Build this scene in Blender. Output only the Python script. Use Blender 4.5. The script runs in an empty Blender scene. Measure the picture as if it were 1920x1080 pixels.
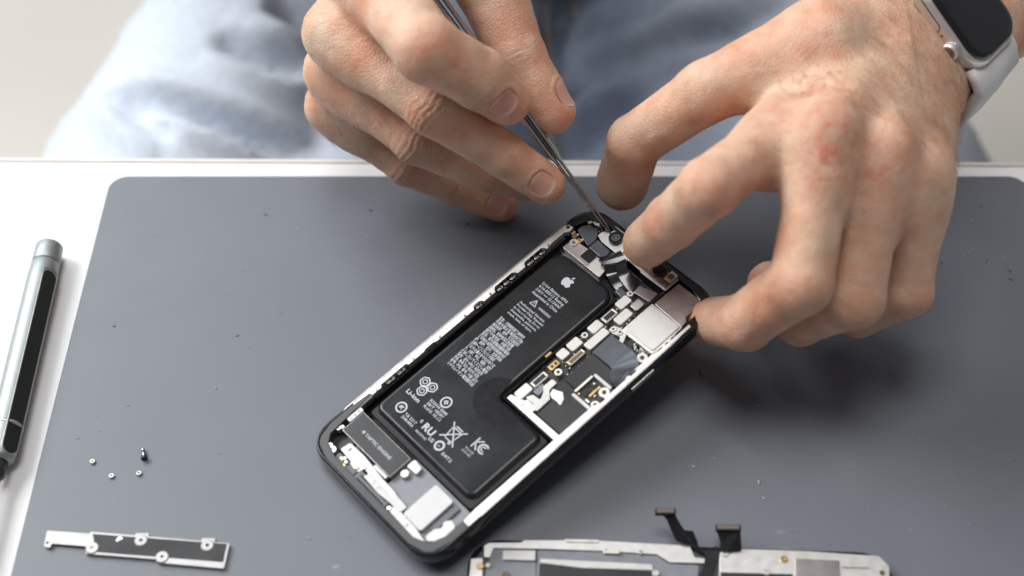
import bpy, bmesh, math, random
import numpy as np
from mathutils import Vector, Matrix
R = math.radians
S = 0.001                                   # everything below is written in millimetres
scene = bpy.context.scene
C = scene.collection

# ------------------------------------------------------------------ camera
CAM = np.array([0.0, -364.25, 437.73]); PITCH = R(50.2349); FPX = 2667.0
FWD = np.array([0, math.cos(PITCH), -math.sin(PITCH)]); UP = np.array([0, math.sin(PITCH), math.cos(PITCH)])
cd = bpy.data.cameras.new('camera'); cam = bpy.data.objects.new('camera', cd); C.objects.link(cam)
cam.location = CAM * S; cam.rotation_euler = (R(90) - PITCH, 0, 0)
cd.lens = 50.0; cd.sensor_width = 36.0; cd.clip_start = 0.01; cd.clip_end = 50.0
cd.dof.use_dof = True; cd.dof.focus_distance = 0.538; cd.dof.aperture_fstop = 4.6; cd.dof.aperture_blades = 7
scene.camera = cam

# ------------------------------------------------------------------ light
world = bpy.data.worlds.new("World"); scene.world = world; world.use_nodes = True
world.node_tree.nodes['Background'].inputs[0].default_value = (0.93, 0.95, 1.0, 1)
world.node_tree.nodes['Background'].inputs[1].default_value = 0.15
def area(name, loc, target, sx, sy, power, col):
    l = bpy.data.lights.new(name, 'AREA'); l.shape = 'RECTANGLE'; l.size = sx; l.size_y = sy
    l.energy = power; l.color = col
    o = bpy.data.objects.new(name, l); C.objects.link(o); o.location = loc
    o.rotation_euler = (Vector(target) - Vector(loc)).to_track_quat('-Z', 'Y').to_euler()
    return o
area('window_light', (-1.55, 0.58, 1.32), (0, 0, 0), 1.0, 0.9, 43, (1.0, 0.985, 0.96))
area('overhead_fill', (-0.12, 0.08, 1.85), (0, 0, 0), 0.7, 0.7, 16.5, (1.0, 0.985, 0.96))  # added overhead fill to soften the window light; no such lamp known
area('back_window_light', (-1.3, 1.75, 1.5), (-.15, .1, -.1), 1.5, 1.3, 30, (0.82, 0.92, 1.0))
scene.view_settings.view_transform = 'Standard'; scene.view_settings.look = 'None'
scene.view_settings.exposure = 0.0; scene.view_settings.gamma = 1.0
scene.render.engine = 'CYCLES'
scene.cycles.use_denoising = True

# ------------------------------------------------------------------ helpers
def P3(px, py, d):
    return CAM + d * (FWD + np.array([1, 0, 0]) * (px - 960) / FPX - UP * (py - 540) / FPX)
def PZ(px, py, z):
    r = FWD + np.array([1, 0, 0]) * (px - 960) / FPX - UP * (py - 540) / FPX
    return CAM + r * ((z - CAM[2]) / r[2])

def tag(o, label=None, cat=None, group=None, kind=None):
    if label: o['label'] = label
    if cat: o['category'] = cat
    if group: o['group'] = group
    if kind: o['kind'] = kind
    return o
def empty(name, loc=(0, 0, 0), rz=0, mat4=None):
    o = bpy.data.objects.new(name, None); C.objects.link(o); o.empty_display_size = 0.01
    if mat4 is not None: o.matrix_world = mat4
    else: o.location = Vector(loc) * S; o.rotation_euler = (0, 0, rz)
    return o

class MB:
    """collects shapes given in millimetres and links them as one mesh object"""
    def __init__(s): s.v = []; s.f = []; s.sm = []
    def add(s, v, f, smooth=False):
        o = len(s.v); s.v += [tuple(p) for p in v]; s.f += [tuple(i + o for i in q) for q in f]; s.sm += [smooth] * len(f)
        return s
    def build(s, name, mat, parent=None, loc=None):
        me = bpy.data.meshes.new(name)
        me.from_pydata([(a * S, b * S, c * S) for a, b, c in s.v], [], s.f)
        me.polygons.foreach_set('use_smooth', s.sm); me.update()
        o = bpy.data.objects.new(name, me); C.objects.link(o); me.materials.append(mat)
        if parent: o.parent = parent
        if loc: o.location = Vector(loc) * S
        return o

def ccw(poly):
    a = sum(p[0] * q[1] - q[0] * p[1] for p, q in zip(poly, poly[1:] + poly[:1]))
    return list(poly) if a > 0 else list(poly)[::-1]
def rnd(poly, r, n=4):
    """fillet every corner of a polygon with radius r (or a list of radii)"""
    poly = ccw(poly) if not isinstance(r, (list, tuple)) else list(poly)
    out = []; N = len(poly)
    for i in range(N):
        p = Vector(poly[i]).to_2d(); a = Vector(poly[i - 1]).to_2d(); b = Vector(poly[(i + 1) % N]).to_2d()
        rr = r[i] if isinstance(r, (list, tuple)) else r
        u = (a - p); v = (b - p); lu, lv = u.length, v.length; u.normalize(); v.normalize()
        ang = u.angle(v)
        if rr <= 0 or abs(ang - math.pi) < 0.02: out.append((p.x, p.y)); continue
        t = min(rr / math.tan(ang / 2), lu * .49, lv * .49); rr = t * math.tan(ang / 2)
        c = p + (u + v).normalized() * (rr / math.sin(ang / 2))
        s0 = p + u * t - c; s1 = p + v * t - c
        a0 = math.atan2(s0.y, s0.x); a1 = math.atan2(s1.y, s1.x); d = (a1 - a0 + math.pi) % (2 * math.pi) - math.pi
        for k in range(n + 1):
            q = a0 + d * k / n; out.append((c.x + rr * math.cos(q), c.y + rr * math.sin(q)))
    return ccw(out)
def inset(poly, d):
    """move a counter-clockwise outline inwards by d"""
    N = len(poly); out = []
    for i in range(N):
        a, p, b = (Vector(poly[i - 1]), Vector(poly[i]), Vector(poly[(i + 1) % N]))
        e1 = (p - a); e2 = (b - p)
        if e1.length < 1e-6: e1 = e2.copy()
        if e2.length < 1e-6: e2 = e1.copy()
        e1.normalize(); e2.normalize()
        n1 = Vector((-e1.y, e1.x)); n2 = Vector((-e2.y, e2.x)); m = n1 + n2
        if m.length < 1e-6: m = n1.copy()
        m.normalize(); k = d / max(0.4, m.dot(n1)); out.append((p.x + m.x * k, p.y + m.y * k))
    return out
def rect(x0, y0, x1, y1, r=0.0, n=4):
    p = [(x0, y0), (x1, y0), (x1, y1), (x0, y1)]
    return rnd(p, r, n) if r > 0 else p
def loft(rings, cap_bottom=False, cap_top=True, close=False):
    """rings: list of (outline, z); same point count"""
    v = []; f = []; n = len(rings[0][0])
    for pl, z in rings: v += [(x, y, z) for x, y in pl]
    m = len(rings)
    for i in range(m - 1 if not close else m):
        for j in range(n):
            a = i * n + j; b = i * n + (j + 1) % n; i2 = (i + 1) % m
            f.append((a, b, i2 * n + (j + 1) % n, i2 * n + j))
    if cap_top: f.append(tuple(range((m - 1) * n, m * n)))
    if cap_bottom: f.append(tuple(range(n))[::-1])
    return v, f
def slab(poly, z0, z1, bev=0.1, mb=None):
    poly = ccw(poly); mb = mb or MB()
    if bev > 0: rings = [(poly, z0), (poly, z1 - bev), (inset(poly, bev * .35), z1 - bev * .3), (inset(poly, bev), z1)]
    else: rings = [(poly, z0), (poly, z1)]
    v, f = loft(rings, True, True); mb.add(v, f); return mb
def disc(x, y, r, z0, z1, bev=0.08, n=20, mb=None, hole=0.0, depth=0.5):
    mb = mb or MB()
    def c(q): return [(x + q * math.cos(2 * math.pi * k / n), y + q * math.sin(2 * math.pi * k / n)) for k in range(n)]
    rings = [(c(r), z0), (c(r), z1 - bev), (c(r - bev), z1)]
    if hole > 0: rings += [(c(hole), z1), (c(hole * .9), z1 - depth)]
    v, f = loft(rings, True, True); mb.add(v, f, False); return mb
def ribbon(path, width, th, mb=None, side=(1, 0, 0), smooth=True):
    """flat strip of given width along a 3-D path; width is laid along `side`"""
    mb = mb or MB(); v = []; f = []; n = len(path)
    P = [Vector(p) for p in path]; sd = Vector(side).normalized()
    for i, p in enumerate(P):
        t = (P[min(i + 1, n - 1)] - P[max(i - 1, 0)]).normalized(); s2 = (sd - t * sd.dot(t)).normalized(); nn = s2.cross(t).normalized()
        w = width[i] if isinstance(width, (list, tuple)) else width
        for a, b in ((-.5, -.5), (.5, -.5), (.5, .5), (-.5, .5)): v.append(p + s2 * w * a + nn * th * b)
    for i in range(n - 1):
        for j in range(4): f.append((i * 4 + j, i * 4 + (j + 1) % 4, (i + 1) * 4 + (j + 1) % 4, (i + 1) * 4 + j))
    f.append((3, 2, 1, 0)); f.append(tuple(range((n - 1) * 4, n * 4))); mb.add(v, f, False); return mb
def tube(path, rad, n=8, mb=None):
    mb = mb or MB(); v = []; f = []; P = [Vector(p) for p in path]; m = len(P)
    up = Vector((0, 0, 1))
    for i, p in enumerate(P):
        t = (P[min(i + 1, m - 1)] - P[max(i - 1, 0)]).normalized()
        a = t.cross(up); a = a.normalized() if a.length > 1e-3 else Vector((1, 0, 0)); b = t.cross(a)
        r = rad[i] if isinstance(rad, (list, tuple)) else rad
        for k in range(n):
            q = 2 * math.pi * k / n; v.append(p + a * r * math.cos(q) + b * r * math.sin(q))
    for i in range(m - 1):
        for k in range(n): f.append((i * n + k, i * n + (k + 1) % n, (i + 1) * n + (k + 1) % n, (i + 1) * n + k))
    f.append(tuple(range(n))[::-1]); f.append(tuple(range((m - 1) * n, m * n))); mb.add(v, f, True); return mb
def bez(pts, n=12):
    """smooth curve through points (Catmull-Rom)"""
    P = [Vector(p) for p in pts]; out = []
    for i in range(len(P) - 1):
        a = P[max(i - 1, 0)]; b = P[i]; c = P[i + 1]; d = P[min(i + 2, len(P) - 1)]
        for k in range(n):
            t = k / n; out.append(0.5 * ((2 * b) + (c - a) * t + (2 * a - 5 * b + 4 * c - d) * t * t + (3 * b - a - 3 * c + d) * t ** 3))
    out.append(P[-1]); return out

# ------------------------------------------------------------------ materials
def nmat(name):
    m = bpy.data.materials.new(name); m.use_nodes = True; nt = m.node_tree
    return m, nt, nt.nodes['Principled BSDF']
def N(nt, t, **k):
    n = nt.nodes.new(t)
    for a, b in k.items():
        if hasattr(n, a): setattr(n, a, b)
        else: n.inputs[a.replace('_', ' ')].default_value = b
    return n
def ramp(nt, src, stops):
    r = nt.nodes.new('ShaderNodeValToRGB'); e = r.color_ramp.elements
    while len(e) < len(stops): e.new(0.5)
    for q, (p, c) in zip(e, stops): q.position = p; q.color = (*c, 1) if len(c) == 3 else c
    nt.links.new(src, r.inputs[0]); return r
def simple(name, col, rough=0.5, metal=0.0, var=0.08, scale=300.0, bump=0.0, bscale=1500.0, coat=0.0, spec=0.5, rvar=0.12):
    """a plain surface with a little unevenness of colour, gloss and relief"""
    m, nt, b = nmat(name); L = nt.links.new
    tc = N(nt, 'ShaderNodeTexCoord'); ns = N(nt, 'ShaderNodeTexNoise', Scale=scale, Detail=5.0, Roughness=.6)
    L(tc.outputs['Object'], ns.inputs['Vector'])
    c0 = tuple(max(0, x * (1 - var)) for x in col); c1 = tuple(min(1, x * (1 + var)) for x in col)
    r = ramp(nt, ns.outputs['Fac'], [(0.3, c0), (0.7, c1)]); L(r.outputs[0], b.inputs['Base Color'])
    mr = N(nt, 'ShaderNodeMapRange'); mr.inputs[1].default_value = .3; mr.inputs[2].default_value = .7
    mr.inputs[3].default_value = max(0.02, rough * (1 - rvar)); mr.inputs[4].default_value = min(1, rough * (1 + rvar))
    L(ns.outputs['Fac'], mr.inputs[0]); L(mr.outputs[0], b.inputs['Roughness'])
    b.inputs['Metallic'].default_value = metal; b.inputs['Specular IOR Level'].default_value = spec
    b.inputs['Coat Weight'].default_value = coat; b.inputs['Coat Roughness'].default_value = 0.08
    if bump > 0:
        n2 = N(nt, 'ShaderNodeTexNoise', Scale=bscale, Detail=3.0); L(tc.outputs['Object'], n2.inputs['Vector'])
        bp = N(nt, 'ShaderNodeBump'); bp.inputs['Strength'].default_value = bump; bp.inputs['Distance'].default_value = 0.0002
        L(n2.outputs['Fac'], bp.inputs['Height']); L(bp.outputs[0], b.inputs['Normal'])
    return m
M = {}
M['steel'] = simple('steel', (.55, .53, .51), .28, 1.0, bump=.15)
M['tweezer_steel'] = simple('tweezer_steel', (.58, .54, .53), .25, 1.0, bump=.08)
M['bright'] = simple('bright_nickel', (.66, .64, .61), .42, .85, bump=.2)
M['plate_metal'] = simple('stamped_plate', (.46, .45, .44), .48, .6, bump=.25, var=.1, scale=120)
M['satin'] = simple('satin_shield', (.60, .59, .575), .5, .45, bump=.15, var=.05)
M['white_metal'] = simple('pale_coated_metal', (.58, .57, .56), .5, .3, bump=.15)
M['warm_plate'] = simple('tinted_steel_plate', (.44, .40, .40), .36, .9, bump=.25, var=.18, scale=90)
M['gold'] = simple('gold_contact', (.83, .60, .28), .3, 1.0)
M['brass_screw'] = simple('pale_screw', (.76, .73, .66), .38, .75)
M['black_gloss'] = simple('black_gloss', (.012, .012, .014), .16, 0, coat=.4)
M['black_steel'] = simple('black_polished_frame', (.008, .008, .009), .22, 0, coat=.3)
M['black_matte'] = simple('black_tape', (.012, .012, .014), .42, 0, bump=.2, spec=.3)
M['black_soft'] = simple('black_graphite_tape', (.022, .023, .026), .36, 0, bump=.15, scale=80)
M['grey_plastic'] = simple('dark_grey_plastic', (.11, .115, .13), .45, 0, bump=.2)
M['mid_grey'] = simple('slate_grey_plate', (.20, .21, .235), .42, .1, bump=.15)
M['flex'] = simple('grey_flex_cable', (.10, .11, .13), .3, .2, coat=.3)
M['rim_plastic'] = simple('rim_plastic', (.05, .052, .058), .5, 0, bump=.3, scale=200)
M['print'] = simple('white_print', (.50, .53, .58), .5, 0, var=.04)
M['faint_print'] = simple('faint_print', (.40, .43, .47), .5, 0, var=.1)
M['apple_print'] = simple('logo_print', (.55, .58, .62), .4, 0, var=.03)
M['pcb'] = simple('dark_circuit_board', (.02, .022, .02), .4, 0, var=.3)
M['chip'] = simple('chip_black', (.03, .03, .035), .3)
M['brown_flex'] = simple('bronze_flex', (.22, .15, .11), .33, .5, var=.15)
M['blue_part'] = simple('blue_component', (.02, .10, .28), .4)
M['lens_black'] = simple('lens_barrel', (.008, .008, .009), .25, 0, coat=.3)
M['lens_glass'] = simple('lens_glass', (.02, .05, .06), .03, 0, coat=1.0)
M['white_plastic'] = simple('white_plastic', (.62, .62, .62), .35, 0, var=.03)
M['silver_alu'] = simple('aluminium_light', (.70, .685, .67), .42, .75, bump=.12, var=.04)
M['torn'] = simple('torn_foil', (.74, .76, .80), .45, .3, bump=.5, var=.08)
# ------------------------------------------------------------------ setting: floor, table, mat
m, nt, b = nmat('floor_paint'); L = nt.links.new
tc = N(nt, 'ShaderNodeTexCoord'); ns = N(nt, 'ShaderNodeTexNoise', Scale=3.0, Detail=6.0); L(tc.outputs['Object'], ns.inputs['Vector'])
r = ramp(nt, ns.outputs['Fac'], [(.3, (.60, .555, .50)), (.7, (.66, .615, .56))]); L(r.outputs[0], b.inputs['Base Color']); b.inputs['Roughness'].default_value = .5
M['floor'] = m
fl = MB(); fl.add([(-4000, -3000, -732), (4000, -3000, -732), (4000, 6000, -732), (-4000, 6000, -732)], [(0, 1, 2, 3)])
tag(fl.build('floor', M['floor']), kind='structure')
M['skirt'] = simple('skirting_paint', (.5, .44, .38), .5, 0, scale=5)
M['wall'] = simple('wall_paint', (.78, .75, .70), .6, 0, scale=4, var=.03)
wl = MB(); slab(rect(-4000, 3200, 4000, 3300), -732, 1900, 0, wl); tag(wl.build('wall', M['wall']), kind='structure')
# chair the person sits on: only slivers show beside the legs
M['chair_fabric'] = simple('chair_fabric', (.50, .44, .36), .8, 0, bump=.6, bscale=900)
ch = empty('office_chair', (20, 480, -732)); tag(ch, 'beige padded chair seat under the person in jeans, out of focus behind the table', 'chair')
s_ = MB(); slab(rect(-215, -180, 215, 240, 60, 8), 445, 520, 22, s_); s_.build('seat', M['chair_fabric'], ch)
s_ = MB(); slab(rect(-200, 250, 200, 300, 20, 6), 560, 1000, 15, s_); s_.build('backrest', M['chair_fabric'], ch)
s_ = MB(); disc(0, 40, 28, 60, 445, 2, 20, s_); s_.build('gas_column', M['steel'], ch)
for k in range(5):
    a = 2 * math.pi * k / 5; s_ = MB(); tube([(0, 40, 75), (260 * math.cos(a), 40 + 260 * math.sin(a), 45)], [22, 14], 8, s_); s_.build('leg', M['black_matte'], ch)

# table
m, nt, b = nmat('white_laminate'); L = nt.links.new
tc = N(nt, 'ShaderNodeTexCoord'); ns = N(nt, 'ShaderNodeTexNoise', Scale=14.0, Detail=6.0); L(tc.outputs['Object'], ns.inputs['Vector'])
r = ramp(nt, ns.outputs['Fac'], [(.3, (.74, .735, .74)), (.7, (.80, .795, .80))]); L(r.outputs[0], b.inputs['Base Color']); b.inputs['Roughness'].default_value = .38
n2 = N(nt, 'ShaderNodeTexNoise', Scale=1200.0, Detail=2.0); L(tc.outputs['Object'], n2.inputs['Vector'])
bp = N(nt, 'ShaderNodeBump'); bp.inputs['Strength'].default_value = .08; bp.inputs['Distance'].default_value = .0002; L(n2.outputs['Fac'], bp.inputs['Height']); L(bp.outputs[0], b.inputs['Normal'])
M['laminate'] = m
M['edge_band'] = simple('edge_band', (.70, .67, .64), .4, 0, scale=60)
M['groove'] = simple('edge_joint', (.20, .14, .13), .7)
tb = empty('table', (0, -250, -732), R(-.38)); tag(tb, 'white laminate work table with a pale edge band, under the grey mat', 'table')
YB = 74.3                                   # back edge of the table, the person sits behind it
s_ = MB(); slab(rect(-800, -350, 800, YB + 250 - 2.9), 732 - 27, 730, .3, s_); s_.build('tabletop', M['laminate'], tb)
s_ = MB(); slab(rect(-800, YB + 250 - 2.9, 800, YB + 250 - 2.3), 732 - 27, 729.7, 0, s_); s_.build('edge_joint', M['groove'], tb)
s_ = MB(); slab(rect(-800, YB + 250 - 2.3, 800, YB + 250), 732 - 27, 729.95, .5, s_); s_.build('edge_band', M['edge_band'], tb)
for sx in (-740, 740):
    for sy in (-300, 270):
        s_ = MB(); slab(rect(sx - 25, sy - 25, sx + 25, sy + 25, 4), 0, 704.8, 1, s_); s_.build('leg', M['white_metal'], tb)

# grey work mat with scratches and specks in its colour and relief
m, nt, b = nmat('grey_mat'); L = nt.links.new
tc = N(nt, 'ShaderNodeTexCoord')
ns = N(nt, 'ShaderNodeTexNoise', Scale=9.0, Detail=8.0, Roughness=.65); L(tc.outputs['Object'], ns.inputs['Vector'])
r = ramp(nt, ns.outputs['Fac'], [(.3, (.116, .127, .150)), (.5, (.125, .137, .162)), (.72, (.137, .150, .177))])
# small pale smudges
vo = N(nt, 'ShaderNodeTexVoronoi', Scale=26.0); vo.feature = 'F1'
w1 = N(nt, 'ShaderNodeTexNoise', Scale=40.0, Detail=4.0); L(tc.outputs['Object'], w1.inputs['Vector'])
mx = N(nt, 'ShaderNodeMixRGB'); mx.inputs[0].default_value = .03; L(tc.outputs['Object'], mx.inputs[1]); L(w1.outputs['Color'], mx.inputs[2]); L(mx.outputs[0], vo.inputs['Vector'])
sp = ramp(nt, vo.outputs['Distance'], [(.0, (1, 1, 1)), (.045, (0, 0, 0))])
cellr = N(nt, 'ShaderNodeSeparateColor'); L(vo.outputs['Color'], cellr.inputs[0])
sel = N(nt, 'ShaderNodeMath', operation='GREATER_THAN'); sel.inputs[1].default_value = .72; L(cellr.outputs[0], sel.inputs[0])
mu = N(nt, 'ShaderNodeMath', operation='MULTIPLY'); L(sp.outputs[0], mu.inputs[0]); L(sel.outputs[0], mu.inputs[1])
mu2 = N(nt, 'ShaderNodeMath', operation='MULTIPLY'); mu2.inputs[1].default_value = .55; L(mu.outputs[0], mu2.inputs[0])
mc = N(nt, 'ShaderNodeMixRGB'); L(mu2.outputs[0], mc.inputs[0]); L(r.outputs[0], mc.inputs[1]); mc.inputs[2].default_value = (.38, .40, .42, 1)
# fine scratches: stretched thin noise bands
mp = N(nt, 'ShaderNodeMapping'); mp.inputs['Scale'].default_value = (7, 90, 1); mp.inputs['Rotation'].default_value = (0, 0, .6); L(tc.outputs['Object'], mp.inputs['Vector'])
n3 = N(nt, 'ShaderNodeTexNoise', Scale=1.0, Detail=2.0, Distortion=.6); L(mp.outputs[0], n3.inputs['Vector'])
sc_ = ramp(nt, n3.outputs['Fac'], [(.495, (0, 0, 0)), (.5, (1, 1, 1)), (.505, (0, 0, 0))])
n4 = N(nt, 'ShaderNodeTexNoise', Scale=22.0, Detail=2.0); L(tc.outputs['Object'], n4.inputs['Vector'])
s4 = ramp(nt, n4.outputs['Fac'], [(.62, (0, 0, 0)), (.68, (1, 1, 1))])
mu3 = N(nt, 'ShaderNodeMath', operation='MULTIPLY'); L(sc_.outputs[0], mu3.inputs[0]); L(s4.outputs[0], mu3.inputs[1])
mu4 = N(nt, 'ShaderNodeMath', operation='MULTIPLY'); mu4.inputs[1].default_value = .28; L(mu3.outputs[0], mu4.inputs[0])
mc2 = N(nt, 'ShaderNodeMixRGB'); L(mu4.outputs[0], mc2.inputs[0]); L(mc.outputs[0], mc2.inputs[1]); mc2.inputs[2].default_value = (.34, .36, .38, 1)
L(mc2.outputs[0], b.inputs['Base Color'])
smn = N(nt, 'ShaderNodeTexNoise', Scale=5.0, Detail=9.0, Roughness=.72, Distortion=1.2); L(tc.outputs['Object'], smn.inputs['Vector'])
rr_ = ramp(nt, smn.outputs['Fac'], [(.36, (.40, .40, .40)), (.5, (.47, .47, .47)), (.64, (.56, .56, .56))]); L(rr_.outputs[0], b.inputs['Roughness'])
b.inputs['Specular IOR Level'].default_value = .8
n5 = N(nt, 'ShaderNodeTexNoise', Scale=2200.0, Detail=2.0); L(tc.outputs['Object'], n5.inputs['Vector'])
bp = N(nt, 'ShaderNodeBump'); bp.inputs['Strength'].default_value = .25; bp.inputs['Distance'].default_value = .0001; L(n5.outputs['Fac'], bp.inputs['Height']); L(bp.outputs[0], b.inputs['Normal'])
M['mat'] = m
s_ = MB(); slab(rect(-172, -250, 220, 62.6, 8, 8), -1.98, 0, .5, s_)
tag(s_.build('work_mat', M['mat']), 'large dark blue-grey rubber work mat with rounded corners and small scratches', 'mat')

# specks of dust and lint lying on the mat
random.seed(4); lm = MB()
M['lint'] = simple('dust', (.5, .5, .5), .8); M['dark_lint'] = simple('dark_dust', (.03, .03, .03), .7)
def speck(mb, px, py, ln, w, ang):
    p = PZ(px, py, 0.0); c, s = math.cos(ang), math.sin(ang); pts = []
    for k in range(5):
        t = (k / 4 - .5) * ln; o = w * 1.2 * math.sin(k * 1.7); pts.append((p[0] + t * c - o * s, p[1] + t * s + o * c, .1 + .1 * math.sin(k * 1.3) ** 2))
    tube(pts, [w * .2, w * .5, w * .6, w * .5, w * .2], 4, mb)
for px, py, ln, w, a in [(695, 395, 1.6, .35, .3), (498, 403, 2.0, .3, -.4), (876, 420, 1.2, .5, .2), (1850, 490, 3.2, .22, 1.1), (1893, 508, 1.8, .4, -.3), (1895, 524, 1.8, .4, -.2), (1840, 387, 1.2, .3, .4), (1765, 493, .7, .4, 0), (1313, 700, 3.0, .4, -1.0), (445, 630, 1.4, .25, 0.6), (214, 612, 1.2, .3, .5)]:
    speck(lm, px, py, ln, w, a)
tag(lm.build('dark_lint', M['dark_lint']), 'tiny dark crumbs and scuffs scattered over the grey mat', 'lint', kind='stuff')
lm = MB()
for px, py, ln, w, a in [(557, 432, .7, .35, 0), (525, 588, 1.4, .2, .5), (1300, 875, 1.5, .5, .2), (1340, 860, 1.0, .3, 1), (1423, 905, 1.6, .5, -.8), (1421, 760, 1.2, .3, .3), (404, 728, .8, .4, 0), (580, 1010, 1.2, .3, .4), (240, 760, 1.1, .3, 1), (690, 445, .6, .3, 0), (145, 822, 1.4, .3, .4), (955, 475, .6, .3, 0), (410, 850, 1.4, .22, .2), (1823, 467, .6, .35, 0), (780, 446, .6, .3, 1), (1598, 638, .8, .25, 0), (455, 507, 1.1, .2, .9), (1432, 935, .8, .4, 0)]:
    speck(lm, px, py, ln, w, a)
for k in range(130):
    speck(lm, random.uniform(120, 1900), random.uniform(360, 1070), random.uniform(.3, .9), random.uniform(.1, .22), random.uniform(0, 3))
tag(lm.build('pale_lint', M['lint']), 'tiny pale dust specks scattered over the grey mat', 'lint', kind='stuff')
# ------------------------------------------------------------------ the opened smartphone
PR = Matrix(((0.6566462905959632, 0.7346139240437571, -0.17075723014734914), (-0.752655775420358, 0.6527610926005393, -0.08609436516596156), (0.048217556687802164, 0.18505496099262855, 0.9815445627372581)))
PT = Vector((-75.18209005, -78.15806143, 7.9))
PM = Matrix.Translation(PT * S) @ PR.to_4x4()
def ph(x, y, z):                            # phone millimetres -> world millimetres
    return PR @ Vector((x, y, z)) + PT
phone = empty('smartphone', mat4=PM)
tag(phone, 'opened black smartphone showing its black battery and circuit board, tilted up in the hands', 'smartphone')
W_, H_ = 70.9, 143.6
def rr(d, r=10.5, n=10): return rect(d, d, W_ - d, H_ - d, max(r - d, 1.2), n)
# side band, back and the ledge inside it
fr = MB()
v, f = loft([(rr(1.6), -7.7), (rr(.6), -7.35), (rr(.12), -6.4), (rr(0), -4.6), (rr(0), -2.9), (rr(.15), -1.2), (rr(.5), -.35), (rr(.9), 0), (rr(1.25), 0), (rr(1.3), -.35)], False, False); fr.add(v, f, True)
fr.add(*loft([(rr(1.3), -.35), (rr(2.4), -.4)], False, False)); fr.add(*loft([(rr(2.4), -.4), (rr(2.5), -5.6)], False, False))
fo = fr.build('side_band', M['black_steel'], phone)
s_ = MB(); slab(rr(1.65), -7.75, -5.6, 0, s_); s_.build('back_glass', M['black_gloss'], phone)
for y0, y1 in ((96, 107), ):
    s_ = MB(); s_.add(*loft([(inset(rnd([(70.9, y0), (71.35, y0), (71.35, y1), (70.9, y1)], .2, 2), 0), -4.6), (rnd([(70.9, y0), (71.35, y0), (71.35, y1), (70.9, y1)], .2, 2), -2.6)], True, True)); s_.build('side_button', M['steel'], phone)

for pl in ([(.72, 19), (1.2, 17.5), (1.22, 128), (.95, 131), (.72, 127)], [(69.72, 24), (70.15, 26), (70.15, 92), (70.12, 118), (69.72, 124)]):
    s_ = MB(); slab(pl, -.1, .02, 0, s_); s_.build('edge_highlight', M['warm_plate'], phone)  # thin bright strips that paint a highlight along the rim

def part(name, poly, z0, z1, mat, bev=.12, parent=None, r=0.0):
    mb = MB(); slab(rnd(poly, r, 4) if r else poly, z0, z1, bev, mb); return mb.build(name, M[mat], parent or phone)
def box(name, x0, y0, x1, y1, z0, z1, mat, r=.3, bev=.12, parent=None):
    mb = MB(); slab(rect(x0, y0, x1, y1, r, 4), z0, z1, bev, mb); return mb.build(name, M[mat], parent or phone)

# --- rim pieces round the inside
part('bottom_rim', [(1.35, 30), (1.35, 12), (3.2, 5.2), (5.2, 3.2), (12, 1.35), (59, 1.35), (65.7, 3.2), (67.7, 5.2), (69.55, 12), (69.55, 27), (66.6, 27), (66.4, 12), (64.4, 6.5), (58.5, 4.1), (14, 4.1), (7.6, 5.6), (4.9, 8.6), (4.3, 16), (3.4, 28.5)], -5.5, -.3, 'rim_plastic', .2, r=1.2)
part('top_rim', [(1.35, 127), (1.35, 133), (3.2, 139.2), (7, 141.6), (12, 142.25), (59, 142.25), (66, 140.4), (68.4, 137.5), (69.55, 131), (69.55, 121), (67.4, 121), (67.2, 132), (64.5, 138.2), (58, 139.9), (12, 139.9), (6.4, 137.6), (4.2, 131.8), (4.0, 127.5)], -5.5, -.3, 'black_gloss', .2, r=1.0)
# left rail: pale metal strip with scalloped openings along its inner edge
def cut(y0, y1, d): return [(4.1, y1), (4.1 - d * .5, y1 - .3), (4.1 - d, y1 - 1.4), (4.1 - d, y0 + 1.4), (4.1 - d * .5, y0 + .3), (4.1, y0)]
rail = [(.95, 22.0), (.95, 128.5), (2.2, 130.2), (4.4, 130.4), (4.7, 128.0), (3.5, 126.6), (3.5, 119.5), (4.0, 118.6)]
for a, b_, d_ in ((105.6, 116.8, 1.9), (90.2, 101.6, 1.9), (79.4, 84.4, 1.6)): rail += cut(a, b_, d_)
rail += [(4.1, 60.5), (3.5, 59.5), (3.5, 55.5), (4.0, 54.5), (4.0, 47)] + [(2.9, 46.2), (2.9, 34.5), (3.9, 33.6), (4.0, 29.5), (2.6, 29), (2.0, 22.0)]
part('left_rail', rail, -2.6, -.12, 'silver_alu', .12)
box('rail_shelf', 2.2, 30, 4.7, 126, -5.5, -2.4, 'black_gloss', .3)
random.seed(11)
for k, (y0, y1) in enumerate(((107, 110.2), (110.8, 113), (113.6, 116), (91.4, 94.2), (94.9, 97.4), (98.2, 100.6), (80.6, 83.4), (36.2, 40.2), (41.5, 45.2), (66, 69))):
    box('button_spring', 2.7, y0, 3.9, y1, -2.4, -1.3, 'steel', .3, .15)
    s_ = MB(); disc(3.3, (y0 + y1) / 2 + .4, .45, -1.35, -1.1, .05, 10, s_); s_.build('contact_dot', M['chip'], phone)
for y in (118, 88, 75, 62.5, 49.5, 31.5):
    s_ = MB(); disc(3.55 if y > 30 else 2.5, y + .2, .55, -.12, .12, .08, 12, s_, .25, .2); s_.build('rail_screw', M['steel'], phone)
s_ = MB(); disc(2.9, 129.1, .75, -.12, .1, .08, 14, s_, .42, .3); s_.build('rail_screw', M['black_matte'], phone)
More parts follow.
